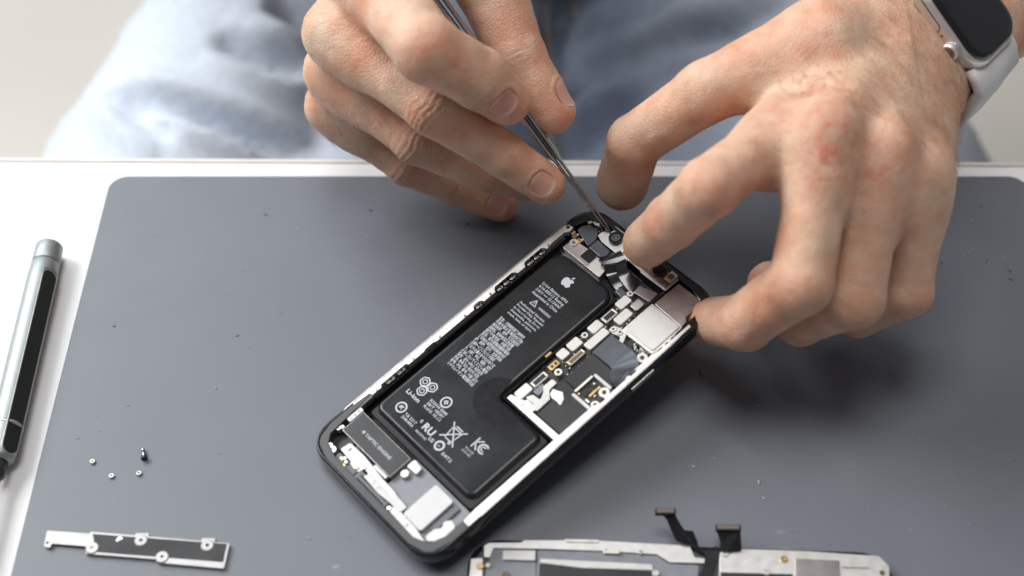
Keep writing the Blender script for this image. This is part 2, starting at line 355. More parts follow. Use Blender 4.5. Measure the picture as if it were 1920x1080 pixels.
# right rail
part('right_rail', [(69.9, 20), (69.9, 128), (68.4, 128), (68.2, 112), (67.4, 110), (67.4, 103), (68.3, 101.5), (68.3, 84), (67.0, 81), (66.8, 60), (66.4, 26), (66.9, 20)], -3.4, -.1, 'silver_alu', .12)
part('rail_tongue', [(67.3, 86), (68.2, 86.6), (68.2, 98.6), (67.3, 99.2), (66.9, 97.8), (67.5, 96.5), (67.5, 88.2), (66.9, 87.2)], -2.3, -.9, 'silver_alu', .1, r=.3)

# --- battery
BATT = [(7.0, 24.6), (64.6, 24.6), (64.6, 61.6), (39.4, 61.6), (39.4, 120.6), (7.0, 120.6)]
o_b = part('battery', rnd(BATT, [1.6, 1.6, 1.2, 1.2, 4.5, 4.5], 6), -5.5, -2.9, 'black_matte', .5)
inn = rnd([(8.0, 27.6), (61.8, 27.6), (61.8, 60.2), (38.0, 60.2), (38.0, 119.3), (8.0, 119.3)], [3.0, 3.0, 2.4, 3.2, 5.0, 5.0], 8)
rings = [(inset(inn, -.9), -2.95), (inset(inn, -.5), -2.2), (inset(inn, -.15), -1.6), (inset(inn, .35), -1.28), (inset(inn, 1.0), -1.2)]
s_ = MB(); v, f = loft(rings, False, True); s_.add(v, f[:-1], True); s_.add([v[i] for i in f[-1]], [tuple(range(len(f[-1])))], False)
m, nt, b = nmat('battery_wrap'); L = nt.links.new
tc = N(nt, 'ShaderNodeTexCoord'); ns = N(nt, 'ShaderNodeTexNoise', Scale=45.0, Detail=7.0, Roughness=.6); L(tc.outputs['Object'], ns.inputs['Vector'])
r = ramp(nt, ns.outputs['Fac'], [(.35, (.015, .016, .018)), (.7, (.022, .023, .026))]); L(r.outputs[0], b.inputs['Base Color'])
r2 = ramp(nt, ns.outputs['Fac'], [(.3, (.22, .22, .22)), (.7, (.32, .32, .32))]); L(r2.outputs[0], b.inputs['Roughness'])
n5 = N(nt, 'ShaderNodeTexNoise', Scale=60.0, Detail=4.0); L(tc.outputs['Object'], n5.inputs['Vector'])
bp = N(nt, 'ShaderNodeBump'); bp.inputs['Strength'].default_value = .35; bp.inputs['Distance'].default_value = .0006; L(n5.outputs['Fac'], bp.inputs['Height']); L(bp.outputs[0], b.inputs['Normal'])
b.inputs['Specular IOR Level'].default_value = .3; M['wrap'] = m
pouch = s_.build('battery_pouch', M['wrap'], phone)
M['wrap_round'] = simple('wrap_round', (.013, .013, .015), .26, 0, bump=.1, spec=.26)
ZP = -1.2                                   # print height on the pouch
for (cx, cy, r_, z_) in ((40.5, 62, 9.5, .03),):     # darker round patch on the wrap
    pts = [(cx + r_ * math.cos(2 * math.pi * k / 40) * 1.12, cy - 2 + r_ * math.sin(2 * math.pi * k / 40)) for k in range(40)]
    pts = [(x, min(y, 59.8 if x > 37.6 else 99)) for x, y in pts]
    mb = MB(); slab([p for p in pts], ZP, ZP + z_, 0, mb); mb.build('wrap_patch', M['wrap_round'], phone)
pts = [(26 + 24 * math.cos(a_), 47 + 13 * math.sin(a_)) for a_ in [2.9 + k * .11 for k in range(30)]]
# printed text
def text(name, s, x, y, size, mat='print', z=ZP + .035, parent=None, bold=.02, align='LEFT', rot=0, space=1.0, width=None, ex=.008):
    cu = bpy.data.curves.new(name, 'FONT'); cu.body = s; cu.size = size; cu.align_x = align; cu.offset = bold; cu.space_character = space; cu.resolution_u = 2; cu.extrude = 0
    ob = bpy.data.objects.new(name, cu); C.objects.link(ob)
    dg = bpy.context.evaluated_depsgraph_get(); dg.update(); me = bpy.data.meshes.new_from_object(ob.evaluated_get(dg)); bpy.data.objects.remove(ob)
    n = len(me.vertices); co = np.empty(n * 3, dtype=np.float32); me.vertices.foreach_get('co', co); co = co.reshape(-1, 3)
    if width and n: w = co[:, 0].max() - co[:, 0].min(); co[:, 0] *= width / max(w, 1e-6)
    c, s2 = math.cos(rot), math.sin(rot)
    q = np.stack([co[:, 0] * c - co[:, 1] * s2 + x, co[:, 0] * s2 + co[:, 1] * c + y, co[:, 2] * 0 + z], 1) * S
    me.vertices.foreach_set('co', q.ravel().astype(np.float32)); me.update(); me.materials.clear(); me.materials.append(M[mat])
    o = bpy.data.objects.new(name, me); C.objects.link(o); o.parent = parent or pouch; return o
def flat(name, polys, mat='print', z=ZP + .04, parent=None):
    mb = MB()
    for p in polys: mb.add([(x, y, z) for x, y in ccw(p)], [tuple(range(len(p)))])
    return mb.build(name, M[mat], parent or pouch)
def ringpoly(x, y, r0, r1, n=28, a0=0, a1=2 * math.pi):
    out = []
    for k in range(n):
        a = a0 + (a1 - a0) * k / n; b_ = a0 + (a1 - a0) * (k + 1) / n
        out.append([(x + r0 * math.cos(a), y + r0 * math.sin(a)), (x + r1 * math.cos(a), y + r1 * math.sin(a)), (x + r1 * math.cos(b_), y + r1 * math.sin(b_)), (x + r0 * math.cos(b_), y + r0 * math.sin(b_))])
    return out
def line(x0, y0, x1, y1, w):
    d = Vector((x1 - x0, y1 - y0)).normalized(); n = Vector((-d.y, d.x)) * w / 2
    return [(x0 + n.x, y0 + n.y), (x0 - n.x, y0 - n.y), (x1 - n.x, y1 - n.y), (x1 + n.x, y1 + n.y)]
# bitten apple emblem, built from its outline
def apple(cx, cy, h, mat='apple_print', z=ZP + .04, parent=None):
    pts = []
    half = [(0, .80), (.10, .83), (.20, .875), (.32, .87), (.44, .81), (.52, .72), (.42, .64), (.37, .54), (.37, .43), (.43, .33), (.54, .26), (.48, .13), (.38, 0), (.30, -.07), (.22, -.08), (.10, -.03), (0, -.02)]
    left = [(-.10, -.03), (-.22, -.08), (-.32, -.05), (-.42, .06), (-.51, .22), (-.55, .40), (-.54, .58), (-.46, .74), (-.34, .83), (-.22, .85), (-.10, .82)]
    pts = [(cx + x * h, cy + (y - .4) * h) for x, y in [tuple(q) for q in bez([(*p, 0) for p in half + left + [half[0]]], 3)[:-1] for q in [(q[0], q[1])]]]
    leaf = [(cx + x * h, cy + (y - .4) * h) for x, y in [(0.0, .92), (.02, 1.04), (.10, 1.16), (.20, 1.21), (.24, 1.22), (.23, 1.10), (.16, .98), (.07, .93)]]
    return flat('bitten_apple_mark', [pts, leaf], mat, z, parent)
apple(20.9, 111.6, 4.2)
TX = 14.0
for k, (t, w) in enumerate((('Li-ion Battery APN:', 13.6), ('616-00512 Rating', 13.4), ('3.81V ⎓ 10.13Whr', 13.4), ('Assembled in China', 13.7))):
    text('printed_line', t.replace('⎓', '=='), TX, 104.9 - k * 1.78, 1.75, width=w)
flat('warning_triangle', [line(17.0, 95.9, 19.9, 95.9, .34), line(19.9, 95.9, 18.45, 98.5, .34), line(18.45, 98.5, 17.0, 95.9, .34), line(18.45, 97.5, 18.45, 96.8, .3), line(18.45, 96.55, 18.45, 96.25, .3)])
text('printed_line', 'WARNING', 21.2, 96.1, 1.5, width=6.4)
for k, (t, w) in enumerate((('Authorized Service', 13.6), ('Provider Only. Potential', 14.4), ('for fire or burning. Do not', 14.4), ('disassemble, puncture,', 14.2), ('crush, heat, or burn.', 13.2))):
    text('printed_line', t, TX - .2, 93.4 - k * 1.55, 1.45, width=w, bold=.012)
cjk = ['警告：只限授权服务商更换', '可能引致火警或烧伤风险', '请勿拆解、刺穿、挤压或加热', '或焚烧。标称电压额定容量', '锂离子电池组　中国制造', '警告：認可服務供應商專用', '潛在起火或燃燒危險請勿拆', '解、刺穿、擠壓、加熱焚燒', '正規サービスプロバイダ専用', '発火や火傷のおそれがありま', 'す。分解、穿孔、破砕、加熱', '焼却しないでください電池', '警告：공인 서비스 제공업체', '전용. 화재 또는 화상의 위험', '분해, 구멍, 충격, 가열 금지', 'リチウムイオン電池認可品']
for k, t in enumerate(cjk):
    text('printed_line', t, 13.4, 83.3 - k * 1.74, 1.62, width=14.6 - (k % 4 == 0) * .9 - (k % 5 == 3) * 1.2, bold=.03)
# recycling and approval marks
def tri(cx, cy, r, w):
    out = []
    for a in (0, 1, 2):
        a0 = math.pi / 2 + a * 2.094; 
        for s0 in (0, 1):
            p0 = (cx + r * math.cos(a0 + s0 * 1.047), cy + r * math.sin(a0 + s0 * 1.047)); p1 = (cx + r * math.cos(a0 + (s0 + 1) * 1.047), cy + r * math.sin(a0 + (s0 + 1) * 1.047)); out.append(line(*p0, *p1, w))
    return out
for cx, cy in ((13.7, 46.6), (17.6, 46.9), (15.8, 43.3)): flat('recycling_mark', tri(cx, cy, 2.0, .5) + tri(cx, cy, .95, .35))
text('printed_line', 'Li-ion', 11.3, 39.0, 2.4, width=7.0, bold=.06)
flat('approval_mark', ringpoly(15.4, 33.7, 1.7, 2.3) + [line(14.6, 33.2, 16.2, 34.5, .5), line(14.9, 34.5, 16.0, 33.0, .4), line(14.5, 33.7, 15.3, 34.6, .35)])
for k in range(2): text('printed_line', ('TIS 2217', '2548-MRA')[k], 18.4, 32.6 - k * 1.6, 1.55, width=6.4, mat='print')
flat('approval_mark', ringpoly(26.2, 46.3, 1.75, 2.35) + ringpoly(26.2, 46.3, .7, 1.1, 4))
text('printed_line', '中', 25.5, 45.75, 1.4, bold=.04)
for k, t in enumerate(('R33034 BSMI', 'SB/T 18287', 'RoHS 10.13')): text('printed_line', t, 21.0, 42.6 - k * 1.6, 1.6, width=9.2, mat='print')
# crossed out wheelie bin
bx, by = 38.2, 39.5
flat('crossed_bin_mark', [line(bx - 3.7, by - 3.6, bx + 3.7, by + 3.8, .5), line(bx - 3.7, by + 3.8, bx + 3.7, by - 3.6, .5), line(bx - 2.3, by + 2.0, bx - 1.7, by - 2.6, .4), line(bx + 2.3, by + 2.0, bx + 1.7, by - 2.6, .4), line(bx - 2.6, by + 2.2, bx + 2.6, by + 2.2, .45), line(bx - 1.7, by - 2.6, bx + 1.7, by - 2.6, .4), line(bx - 1.6, by + 3.1, bx + 1.8, by + 3.1, .45)] + ringpoly(bx + 1.5, by - 3.2, .2, .65, 12))
# curved RU mark
text('printed_line', 'RU', 27.2, 33.4, 4.0, width=5.4, bold=.13)
text('printed_line', 'c', 24.9, 34.6, 2.6, bold=.06); text('printed_line', 'US', 32.6, 32.0, 2.1, bold=.05)
text('printed_line', 'MH29340', 26.6, 30.9, 1.4, width=5.8, mat='faint_print')
flat('approval_mark', ringpoly(37.9, 33.2, 1.3, 2.05)); text('printed_line', '–', 37.2, 32.5, 2.0, bold=.06)
text('printed_line', 'E4T2', 40.8, 31.4, 1.7, width=5.0, mat='print')
# KC mark
flat('approval_mark', [line(46.4, 45.4, 46.4, 40.8, .55), line(46.4, 43.1, 48.8, 45.4, .5), line(46.4, 43.1, 48.8, 40.8, .5)] + ringpoly(50.6, 43.1, 1.5, 2.1, 16, .8, 5.5) + ringpoly(50.6, 43.1, .65, 1.05, 14, .8, 5.5))
for k in range(2): text('printed_line', ('YU10', '616-4A')[k], 45.0, 38.9 - k * 1.4, 1.3, width=4.4, mat='faint_print')

# --- haptic motor, bottom left
ho = box('haptic_motor', 6.4, 12.6, 34.4, 22.9, -5.5, -.95, 'warm_plate', .4, .25)
box('haptic_cover', 6.75, 12.95, 34.05, 22.55, -.95, -.85, 'black_soft', .25, .05, ho)
text('printed_line', 'TAPTIC ENGINE', 14.6, 17.0, 1.75, parent=ho, z=-.81, mat='faint_print', width=14.6, bold=.05)
apple(13.4, 17.6, 1.2, 'faint_print', -.81, ho)
part('haptic_tab', [(4.1, 16.6), (6.3, 16.6), (6.3, 23.2), (4.3, 23.4)], -3, -.7, 'white_metal', .15, r=.5)
for y in (17.9, 19.8, 21.8):
    s_ = MB(); disc(5.25, y, .55, -.7, -.55, .05, 12, s_, .25, .15); s_.build('tab_screw', M['steel'], phone)
box('motor_foot', 26.5, 11.3, 33.6, 12.5, -3, -1.2, 'white_metal', .4)
# --- bottom assembly
box('bottom_plate', 34.6, 4.2, 66.2, 24.2, -5.5, -3.2, 'mid_grey', .6)
box('charge_port', 24.2, 1.9, 41.8, 7.6, -5.4, -1.3, 'grey_plastic', .5)
for k in range(3): box('port_rib', 26.0, 2.6 + k * 1.6, 40.6, 3.1 + k * 1.6, -1.35, -1.05, 'black_matte', .1, .05)
box('speaker_mesh', 12.6, 2.4, 23.6, 6.6, -5.4, -1.7, 'grey_plastic', .6)
box('dark_bay', 5.0, 7.4, 12.2, 16.0, -5.5, -4.3, 'pcb', .8)
part('lower_bracket', [(11.9, 7.4), (19.0, 6.9), (19.2, 6.2), (24.5, 6.2), (25.0, 8.6), (27.8, 8.2), (28.0, 6.2), (33, 6.2), (41.8, 6.0), (42.2, 10.0), (40, 10.6), (33, 10.8), (23.2, 11.7), (20.6, 11.9), (12.7, 11.6)], -2.4, -1.3, 'white_metal', .2, r=.7)
part('flex_run', [(27.0, 6.4), (36.5, 5.9), (42.5, 6.6), (47.8, 6.4), (48.1, 9.8), (41.3, 10.2), (41.1, 8.2), (36, 8.6), (28.0, 8.9)], -1.9, -.9, 'white_plastic', .25, r=.6)
part('lower_strip', [(44.0, 4.4), (62.0, 3.8), (63.4, 5.8), (56.2, 7.0), (48.0, 7.2), (44.2, 6.9)], -2.2, -1.1, 'white_metal', .2, r=.7)
sp_ = box('speaker_plate', 48.5, 7.2, 58.3, 22.7, -3.2, -1.35, 'white_plastic', 1.1, .25)
box('plate_rib', 59.2, 10.4, 61.6, 22.6, -3.3, -2.3, 'grey_plastic', .5)
part('antenna_tab', [(61.2, 7.1), (61.3, 11.0), (62.9, 13.2), (61.7, 15.4), (63.2, 17.6), (66.0, 17.0), (66.8, 15.0), (66.9, 11.8), (64.8, 8.0), (63.2, 6.6)], -2.2, -.9, 'white_metal', .25, r=.9)
part('foam_pad', [(35.2, 19.8), (40.5, 20.1), (40.1, 23.2), (35.2, 23.6)], -3.2, -1.4, 'satin', .25, r=.7)
s_ = MB(); disc(36.9, 17.6, 1.75, -3.2, -1.6, .3, 22, s_); s_.build('round_pad', M['satin'], phone)
for x, y, r_ in ((5.3, 6.4, 1.1), (10.3, 5.3, 1.5), (8.4, 5.6, 1.2), (4.9, 12.2, 1.0), (5.6, 13.5, .8), (18.0, 5.6, .7), (16.4, 6.2, .8), (22.6, 6.9, .7), (14.2, 9.7, .8), (31, 7.5, .8), (45.3, 8.2, 1.1), (47, 5.6, .8), (57.5, 5.4, .9), (64.7, 14.6, 1.1), (43.6, 5.1, .9), (24.4, 8.9, .9), (52.6, 5.5, .7), (34.2, 7.4, .6)):
    s_ = MB(); disc(x, y, r_, -3.2, -.75 + random.uniform(-.2, .1), .12, 18, s_, r_ * .45, .3); s_.build('screw', M['bright'], phone)
for x0, y0, x1, y1 in ((14.6, 4.9, 16.4, 6.0), (17.6, 3.9, 18.9, 4.8), (20.6, 6.0, 22.8, 6.6), (6.2, 13.4, 7.4, 14.4)): box('contact', x0, y0, x1, y1, -3, -1.2, 'gold', .3)
part('side_support', [(1.9, 17.0), (3.4, 16.6), (4.6, 24), (4.4, 29.6), (2.2, 29.8)], -3, -.5, 'grey_plastic', .3, r=.9)

# --- logic board
brd = box('circuit_board', 40.2, 62.9, 67.0, 131.0, -5.4, -3.6, 'pcb', .6)
box('board_edge_wall', 39.5, 62.5, 40.1, 119.0, -5.4, -1.3, 'black_gloss', .2, .15)
box('lower_step_wall', 40.2, 61.9, 66.4, 62.5, -5.4, -1.3, 'black_gloss', .2, .15)
def can(x0, y0, x1, y1, z1=-1.35, mat='satin', r=.7, name='shield_can', bev=.22):
    o = box(name, x0, y0, x1, y1, -3.6, z1, mat, r, bev); return o
can(41.0, 116.7, 44.9, 122.4); can(45.7, 120.1, 49.4, 124.6, -1.6, 'warm_plate'); can(45.5, 111.6, 49.4, 118.6)
can(41.0, 102.5, 44.9, 107.9); can(45.3, 96.8, 48.9, 107.1); can(40.6, 92.2, 44.7, 97.6); can(40.6, 87.0, 44.5, 91.2)
can(41.5, 65.6, 45.5, 71.9); can(47.4, 75.0, 50.1, 79.4)
part('shield_can', [(42.2, 125.2), (50.0, 126.2), (49.7, 131.0), (42.0, 128.8)], -3.6, -1.7, 'warm_plate', .2, r=.5)
big = can(52.0, 111.6, 66.4, 125.7, -.75, 'satin', 1.1, 'processor_shield', .3)
part('shield_flange', [(51.3, 111.0), (52.6, 110.4), (66.6, 110.6), (67.3, 112.0), (67.2, 126.0), (51.4, 126.2)], -3.6, -1.25, 'bright', .15, r=.6)
part('upper_shield', [(52.2, 126.5), (66.8, 125.9), (66.5, 128.6), (64.8, 130.2), (64.8, 138.0), (63.3, 138.9), (52.6, 138.9)], -3.6, -1.1, 'warm_plate', .2, r=.6)
box('black_strap', 49.9, 118.0, 51.5, 133.0, -3.6, -1.9, 'black_gloss', .3)
def connector(x0, y0, x1, y1, mat='warm_plate', pin='gold', n=9):
    o = box('board_connector', x0, y0, x1, y1, -3.6, -2.0, mat, .35, .12)
    hz = (x1 - x0) > (y1 - y0)
    box('connector_core', x0 + .75, y0 + .9, x1 - .75, y1 - .9, -2.0, -1.7, 'brown_flex' if pin == 'gold' else 'chip', .1, .05, o)
    for k in range(n):
        y = y0 + 1.0 + (y1 - y0 - 2.0) * (k + .5) / n
        for x in (x0 + .3, x1 - .75): box('pin', x, y - .1, x + .45, y + .1, -2.0, -1.88, pin if pin in M else 'bright', 0.02, .01, o)
    for y in (y0 + .45, y1 - .45): box('connector_cap', x0 + .35, y - .35, x1 - .35, y + .35, -2.0, -1.7, 'bright', .2, .08, o)
    return o
connector(41.4, 109.0, 44.8, 115.2, 'warm_plate', 'bright'); connector(45.7, 87.6, 48.2, 95.4, 'warm_plate', 'gold', 12); connector(42.4, 72.6, 45.5, 79.5, 'warm_plate', 'bright')
box('gold_contact', 38.55, 83.8, 39.45, 86.6, -1.6, -1.15, 'gold', .1, .05)
gc = box('gold_bracket', 42.1, 81.6, 44.6, 86.0, -3.6, -1.9, 'gold', .3)
box('bracket_slot', 42.8, 82.4, 43.9, 83.4, -1.9, -1.86, 'chip', .1, .01, gc); box('bracket_slot', 42.8, 84.2, 43.9, 85.2, -1.9, -1.86, 'chip', .1, .01, gc)
def boss(x, y, r_, z1=-1.4, mat='bright', hole=.45):
    s_ = MB(); disc(x, y, r_, -3.6, z1, .15, 22, s_, r_ * hole, .5); o = s_.build('standoff_screw', M[mat], phone)
    s_ = MB(); disc(x, y, r_ * hole * .75, z1 - .45, z1 - .25, .04, 10, s_); s_.build('screw_core', M['chip'], o); return o
for x, y, r_, mt in ((42.7, 100.0, 1.35, 'bright'), (47.0, 82.7, 1.55, 'bright'), (46.5, 64.9, 1.2, 'bright'), (48.7, 108.9, 1.25, 'bright'), (51.4, 109.6, 1.3, 'satin'), (65.4, 88.1, 2.1, 'brass_screw'), (66.6, 82.4, 1.6, 'brass_screw'), (65.2, 107.3, 2.1, 'satin'), (42.2, 123.9, 1.25, 'bright'), (43.3, 66.0, .0, '')):
    if r_ > 0: boss(x, y, r_, mat=mt)
part('screw_bridge', [(47.2, 107.6), (49.8, 107.5), (52.8, 108.4), (54.2, 106.0), (55.6, 107.0), (53.6, 111.0), (50.4, 111.2), (47.5, 110.3)], -3.4, -1.75, 'satin', .2, r=.8)
# black graphite tapes and grey flex
part('graphite_sheet', [(53.6, 65.9), (66.3, 66.1), (66.3, 79.7), (57.6, 80.1), (57.4, 81.9), (50.4, 82.1), (50.5, 75.5), (53.4, 73.6)], -3.4, -2.1, 'black_soft', .1, r=.4)
part('graphite_sheet', [(50.4, 82.5), (57.3, 82.2), (57.6, 90.6), (65.9, 91.6), (66.0, 92.4), (59.6, 96.6), (50.2, 96.6)], -3.4, -2.0, 'black_soft', .1, r=.4)
pth = [(49.8, 101.8, -1.75), (54.5, 101.9, -1.6), (59.0, 102.0, -1.7), (62.0, 101.4, -1.4), (64.6, 99.6, -1.2), (66.6, 98.0, -2.0), (67.2, 97.6, -3.0)]
fx = ribbon(bez(pth, 5), [10.0] * 20 + [11, 11.4, 11.6, 11.8, 12, 12, 12, 11.6, 11, 10.4, 9.6], .18, None, (0, 1, 0)); fx.build('flex_cable', M['flex'], phone)
part('flex_fold', [(59.7, 96.4), (66.1, 92.2), (67.0, 95.2), (66.6, 101.0), (62.2, 99.0)], -2.3, -1.35, 'flex', .35, r=1.2)
box('shield_rib', 57.5, 90.2, 66.2, 91.4, -3.4, -1.2, 'white_metal', .5); box('shield_rib', 57.5, 79.3, 67.0, 80.6, -3.4, -1.2, 'white_metal', .5)
sim = box('exposed_board', 57.6, 81.0, 66.9, 90.0, -3.6, -2.9, 'pcb', .4)
box('board_wall', 56.9, 81.3, 57.9, 90.0, -3.4, -1.4, 'brass_screw', .3)
for x0, y0, x1, y1, z1, mt in ((58.6, 82.6, 61.2, 86.0, -2.3, 'chip'), (58.9, 86.9, 61.2, 89.2, -2.2, 'chip'), (61.7, 83.6, 62.7, 89.0, -2.2, 'gold'), (59.4, 88.0, 60.2, 88.8, -2.1, 'bright'), (62.0, 81.5, 64.0, 82.3, -2.3, 'bright'), (58.2, 81.4, 59.2, 82.2, -2.2, 'gold'), (63.3, 84.6, 63.8, 85.6, -2.3, 'bright')):
    box('small_component', x0, y0, x1, y1, -2.9, z1, mt, .15, .06, sim)
part('board_frame', [(40.9, 62.8), (66.8, 62.8), (66.8, 65.4), (52.0, 65.3), (52.6, 67.2), (47.0, 67.6), (46.6, 66.6), (41.0, 64.8)], -3.4, -1.6, 'silver_alu', .15, r=.4)
part('shield_bridge', [(45.7, 67.4), (50.0, 67.6), (53.3, 66.0), (53.2, 73.0), (50.2, 75.4), (50.2, 77.0), (47.4, 77.0), (47.4, 74.8), (49.0, 73.6), (50.8, 70.4), (47.2, 70.2)], -3.4, -1.3, 'white_metal', .2, r=.6)
part('grey_socket', [(45.9, 71.0), (48.6, 71.2), (48.6, 75.2), (45.9, 75.8)], -3.4, -1.9, 'mid_grey', .15, r=.3)
part('torn_foil', [(50.6, 76.9), (52.0, 77.2), (54.2, 78.3), (56.6, 76.6), (58.0, 73.6), (55.6, 74.1), (53.2, 73.8), (51.2, 74.6)], -2.1, -1.55, 'torn', .25, r=.5)
# scattered tiny components in the gaps
random.seed(5)
for k in range(190):
    x, y = random.choice([(random.uniform(40.5, 49.6), random.choice([80.6, 86.4, 99.6, 101, 108.4, 116, 123.5, 72, 98.4]) + random.uniform(-.6, .6)), (random.uniform(49.3, 50.3), random.uniform(84, 118)), (random.uniform(66.6, 67.6), random.uniform(64, 126)), (random.uniform(41, 46.5), random.uniform(63.4, 64.8)), (random.uniform(44.9, 45.6), random.uniform(70, 124)), (random.uniform(58, 66), random.uniform(108.2, 110.2))])
    l_ = random.uniform(.35, .8); w_ = l_ * .6
    if random.random() < .5: l_, w_ = w_, l_
    box('tiny_component', x, y, x + l_, y + w_, -3.6, random.uniform(-2.6, -1.9), random.choice(['bright', 'gold', 'chip', 'brass_screw', 'satin', 'chip']), .06, .03)
for x, y in ((67.6, 118), (67.8, 115), (67.7, 109.5), (67.9, 104.2), (67.5, 101.8)):
    box('side_clip', x - .7, y, x + .5, y + 1.6, -3, -.9, random.choice(['bright', 'warm_plate']), .2, .08)
s_ = MB(); disc(67.4, 112.2, .7, -3, -.9, .1, 10, s_); s_.build('side_dot', M['gold'], phone)

# --- head end
box('head_bay', 4.4, 121.0, 67.2, 140.0, -5.45, -4.6, 'black_gloss', 2)
part('earpiece_plate', [(7.0, 122.0), (17.4, 121.7), (28.0, 121.5), (27.3, 126.2), (21.8, 127.7), (14.8, 127.9), (9.8, 127.6), (7.3, 125.9)], -4.6, -1.9, 'warm_plate', .15, r=.5)
part('plate_lower_half', [(20.9, 121.8), (27.9, 121.6), (27.2, 126.1), (21.0, 127.4)], -1.9, -1.75, 'satin', .05, r=.2)
box('black_pad', 15.4, 123.3, 20.3, 127.6, -1.9, -1.5, 'black_matte', .5)
s_ = MB(); disc(9.0, 126.2, 1.7, -1.9, -1.35, .12, 24, s_, 1.15, .35); s_.build('ring_contact', M['bright'], phone)
s_ = MB(); disc(9.0, 126.2, .7, -1.9, -1.3, .1, 16, s_); s_.build('screw', M['steel'], phone)
for q in ((9.0, 127.2, 11.2, 128.9, 'gold'), (6.3, 127.4, 8.2, 129.4, 'brown_flex'), (5.2, 128.4, 6.1, 130.1, 'gold'), (10.2, 128.8, 11.2, 129.6, 'bright'), (7.2, 129.0, 8.0, 130.0, 'bright')): box('contact', *q[:4], -3.2, -1.1, q[4], .2, .08)
part('speaker_cover', [(5.6, 131.2), (10.8, 129.5), (14.7, 128.5), (14.5, 133.0), (12.2, 136.2), (7.6, 136.0), (5.8, 133.6)], -4.6, -1.3, 'flex', .2, r=.8)
part('flex_cable', [(15.2, 128.3), (21.6, 128.0), (23.4, 129.8), (22.6, 132.4), (15.1, 133.1)], -4.6, -1.2, 'flex', .2, r=.3)
s_ = MB(); disc(6.6, 137.0, .95, -3.4, -1.2, .1, 18, s_, .45, .4); s_.build('ring_contact', M['bright'], phone)
part('contact_arm', [(7.4, 137.3), (8.3, 137.6), (9.2, 137.2), (10.6, 138.0), (10.2, 139.0), (8.4, 138.6), (7.4, 138.1)], -3.4, -1.4, 'bright', .1, r=.2)
random.seed(8)
for k in range(26):
    x = random.uniform(8.6, 16.5); y = 136.6 + random.uniform(-1.2, 2.4); l_ = random.uniform(.4, 1.2)
    box('tiny_component', x, y, x + l_, y + random.uniform(.3, .6), -4, random.uniform(-2.2, -1.2), random.choice(['blue_part', 'blue_part', 'bright', 'gold', 'chip']), .06, .03)
box('slot_lip', 16.5, 141.1, 34, 141.5, -.3, -.05, 'steel', .1, .05)
# black folded camera cable
cab = MB(); ribbon(bez([(22.5, 130.8, -1.6), (25.5, 130.6, -.6), (28.5, 129.0, -1.0), (30.5, 127.0, -2.2), (34.5, 125.5, -2.4), (38.5, 125.0, -3.0), (43, 124.5, -3.6)], 6), [8.5] * 8 + [9, 9.5, 10, 10, 9.5, 9, 8.5, 8, 7.5, 7, 6.5, 6.2] + [6] * 20, .25, cab, (.25, 1, 0)); cab.build('camera_cable', M['black_gloss'], phone)
cab = MB(); ribbon(bez([(26, 134.0, -.8), (30, 131.0, -1.0), (34.0, 128.4, -.9), (38, 127.2, -1.6), (41.5, 126.8, -2.2)], 6), 4.2, .25, cab, (.5, 1, 0)); cab.build('camera_cable', M['black_gloss'], phone)
part('connector_cover', [(33, 123.2), (39.4, 122.6), (40.4, 128.8), (34.5, 130.0)], -4.6, -2.6, 'black_matte', .3, r=.6)
part('cable_end', [(36.6, 121.2), (40.4, 120.9), (40.6, 123.4), (36.9, 123.9)], -4.4, -2.2, 'flex', .2, r=.3)

# --- front camera module being lifted out: a thing of its own
mod = empty('front_camera_module', mat4=PM @ Matrix.Translation(Vector((0, 0, .1)) * S))
tag(mod, 'silver front camera bracket with round black lens held under the fingertip and tweezers', 'camera module')
part('bracket', [(14.0, 134.3), (17.0, 133.2), (26.6, 132.9), (27.6, 133.9), (38.0, 133.5), (38.3, 133.0), (51.4, 133.2), (51.6, 141.0), (38, 141.1), (25.5, 141.0), (17.6, 140.9), (16.6, 138.2), (14.2, 136.6)], -1.35, -.75, 'silver_alu', .1, mod, r=.3)
part('sensor_carrier', [(27.0, 134.6), (38.2, 134.2), (50.9, 133.9), (51.0, 140.6), (27.2, 140.7)], -.75, -.6, 'brown_flex', .05, mod, r=.3)
lens = MB(); disc(20.9, 137.4, 2.75, -.75, 1.0, .25, 36, lens, 1.8, .5); lo = lens.build('lens_barrel', M['lens_black'], mod)
s_ = MB(); disc(20.9, 137.4, 1.75, .45, .62, .1, 28, s_); s_.build('lens_ring', M['grey_plastic'], lo)
s_ = MB(); bm_ = []; 
for k in range(5): a_ = k / 4 * math.pi / 2 * .9; bm_.append(([(20.9 + .95 * math.cos(a_) * math.cos(2 * math.pi * j / 24), 137.4 + .95 * math.cos(a_) * math.sin(2 * math.pi * j / 24)) for j in range(24)], .6 + .4 * math.sin(a_)))
v, f = loft(bm_, False, True); s_.add(v, f, True); s_.build('lens_glass', M['lens_glass'], lo)
s_ = MB(); disc(43.7, 137.9, 2.7, -.6, .5, .3, 32, s_); s_.build('projector_lens', M['lens_black'], mod)
wd = part('flood_window', [(47.2, 136.6), (50.6, 136.5), (50.6, 140.8), (47.2, 140.9)], -.6, -.2, 'brass_screw', .1, mod, r=.3)
s_ = MB(); disc(48.9, 138.9, 1.25, -.2, -.1, .05, 24, s_); s_.build('window_disc', M['brown_flex'], wd)
for x, y in ((40, 136), (45.2, 134.6), (46.4, 135.0), (49.4, 134.6), (36.5, 135.6), (39.4, 138.6)):
    s_ = MB(); disc(x, y, .28, -.6, -.48, .03, 8, s_); s_.build('solder_dot', M['bright'], mod)
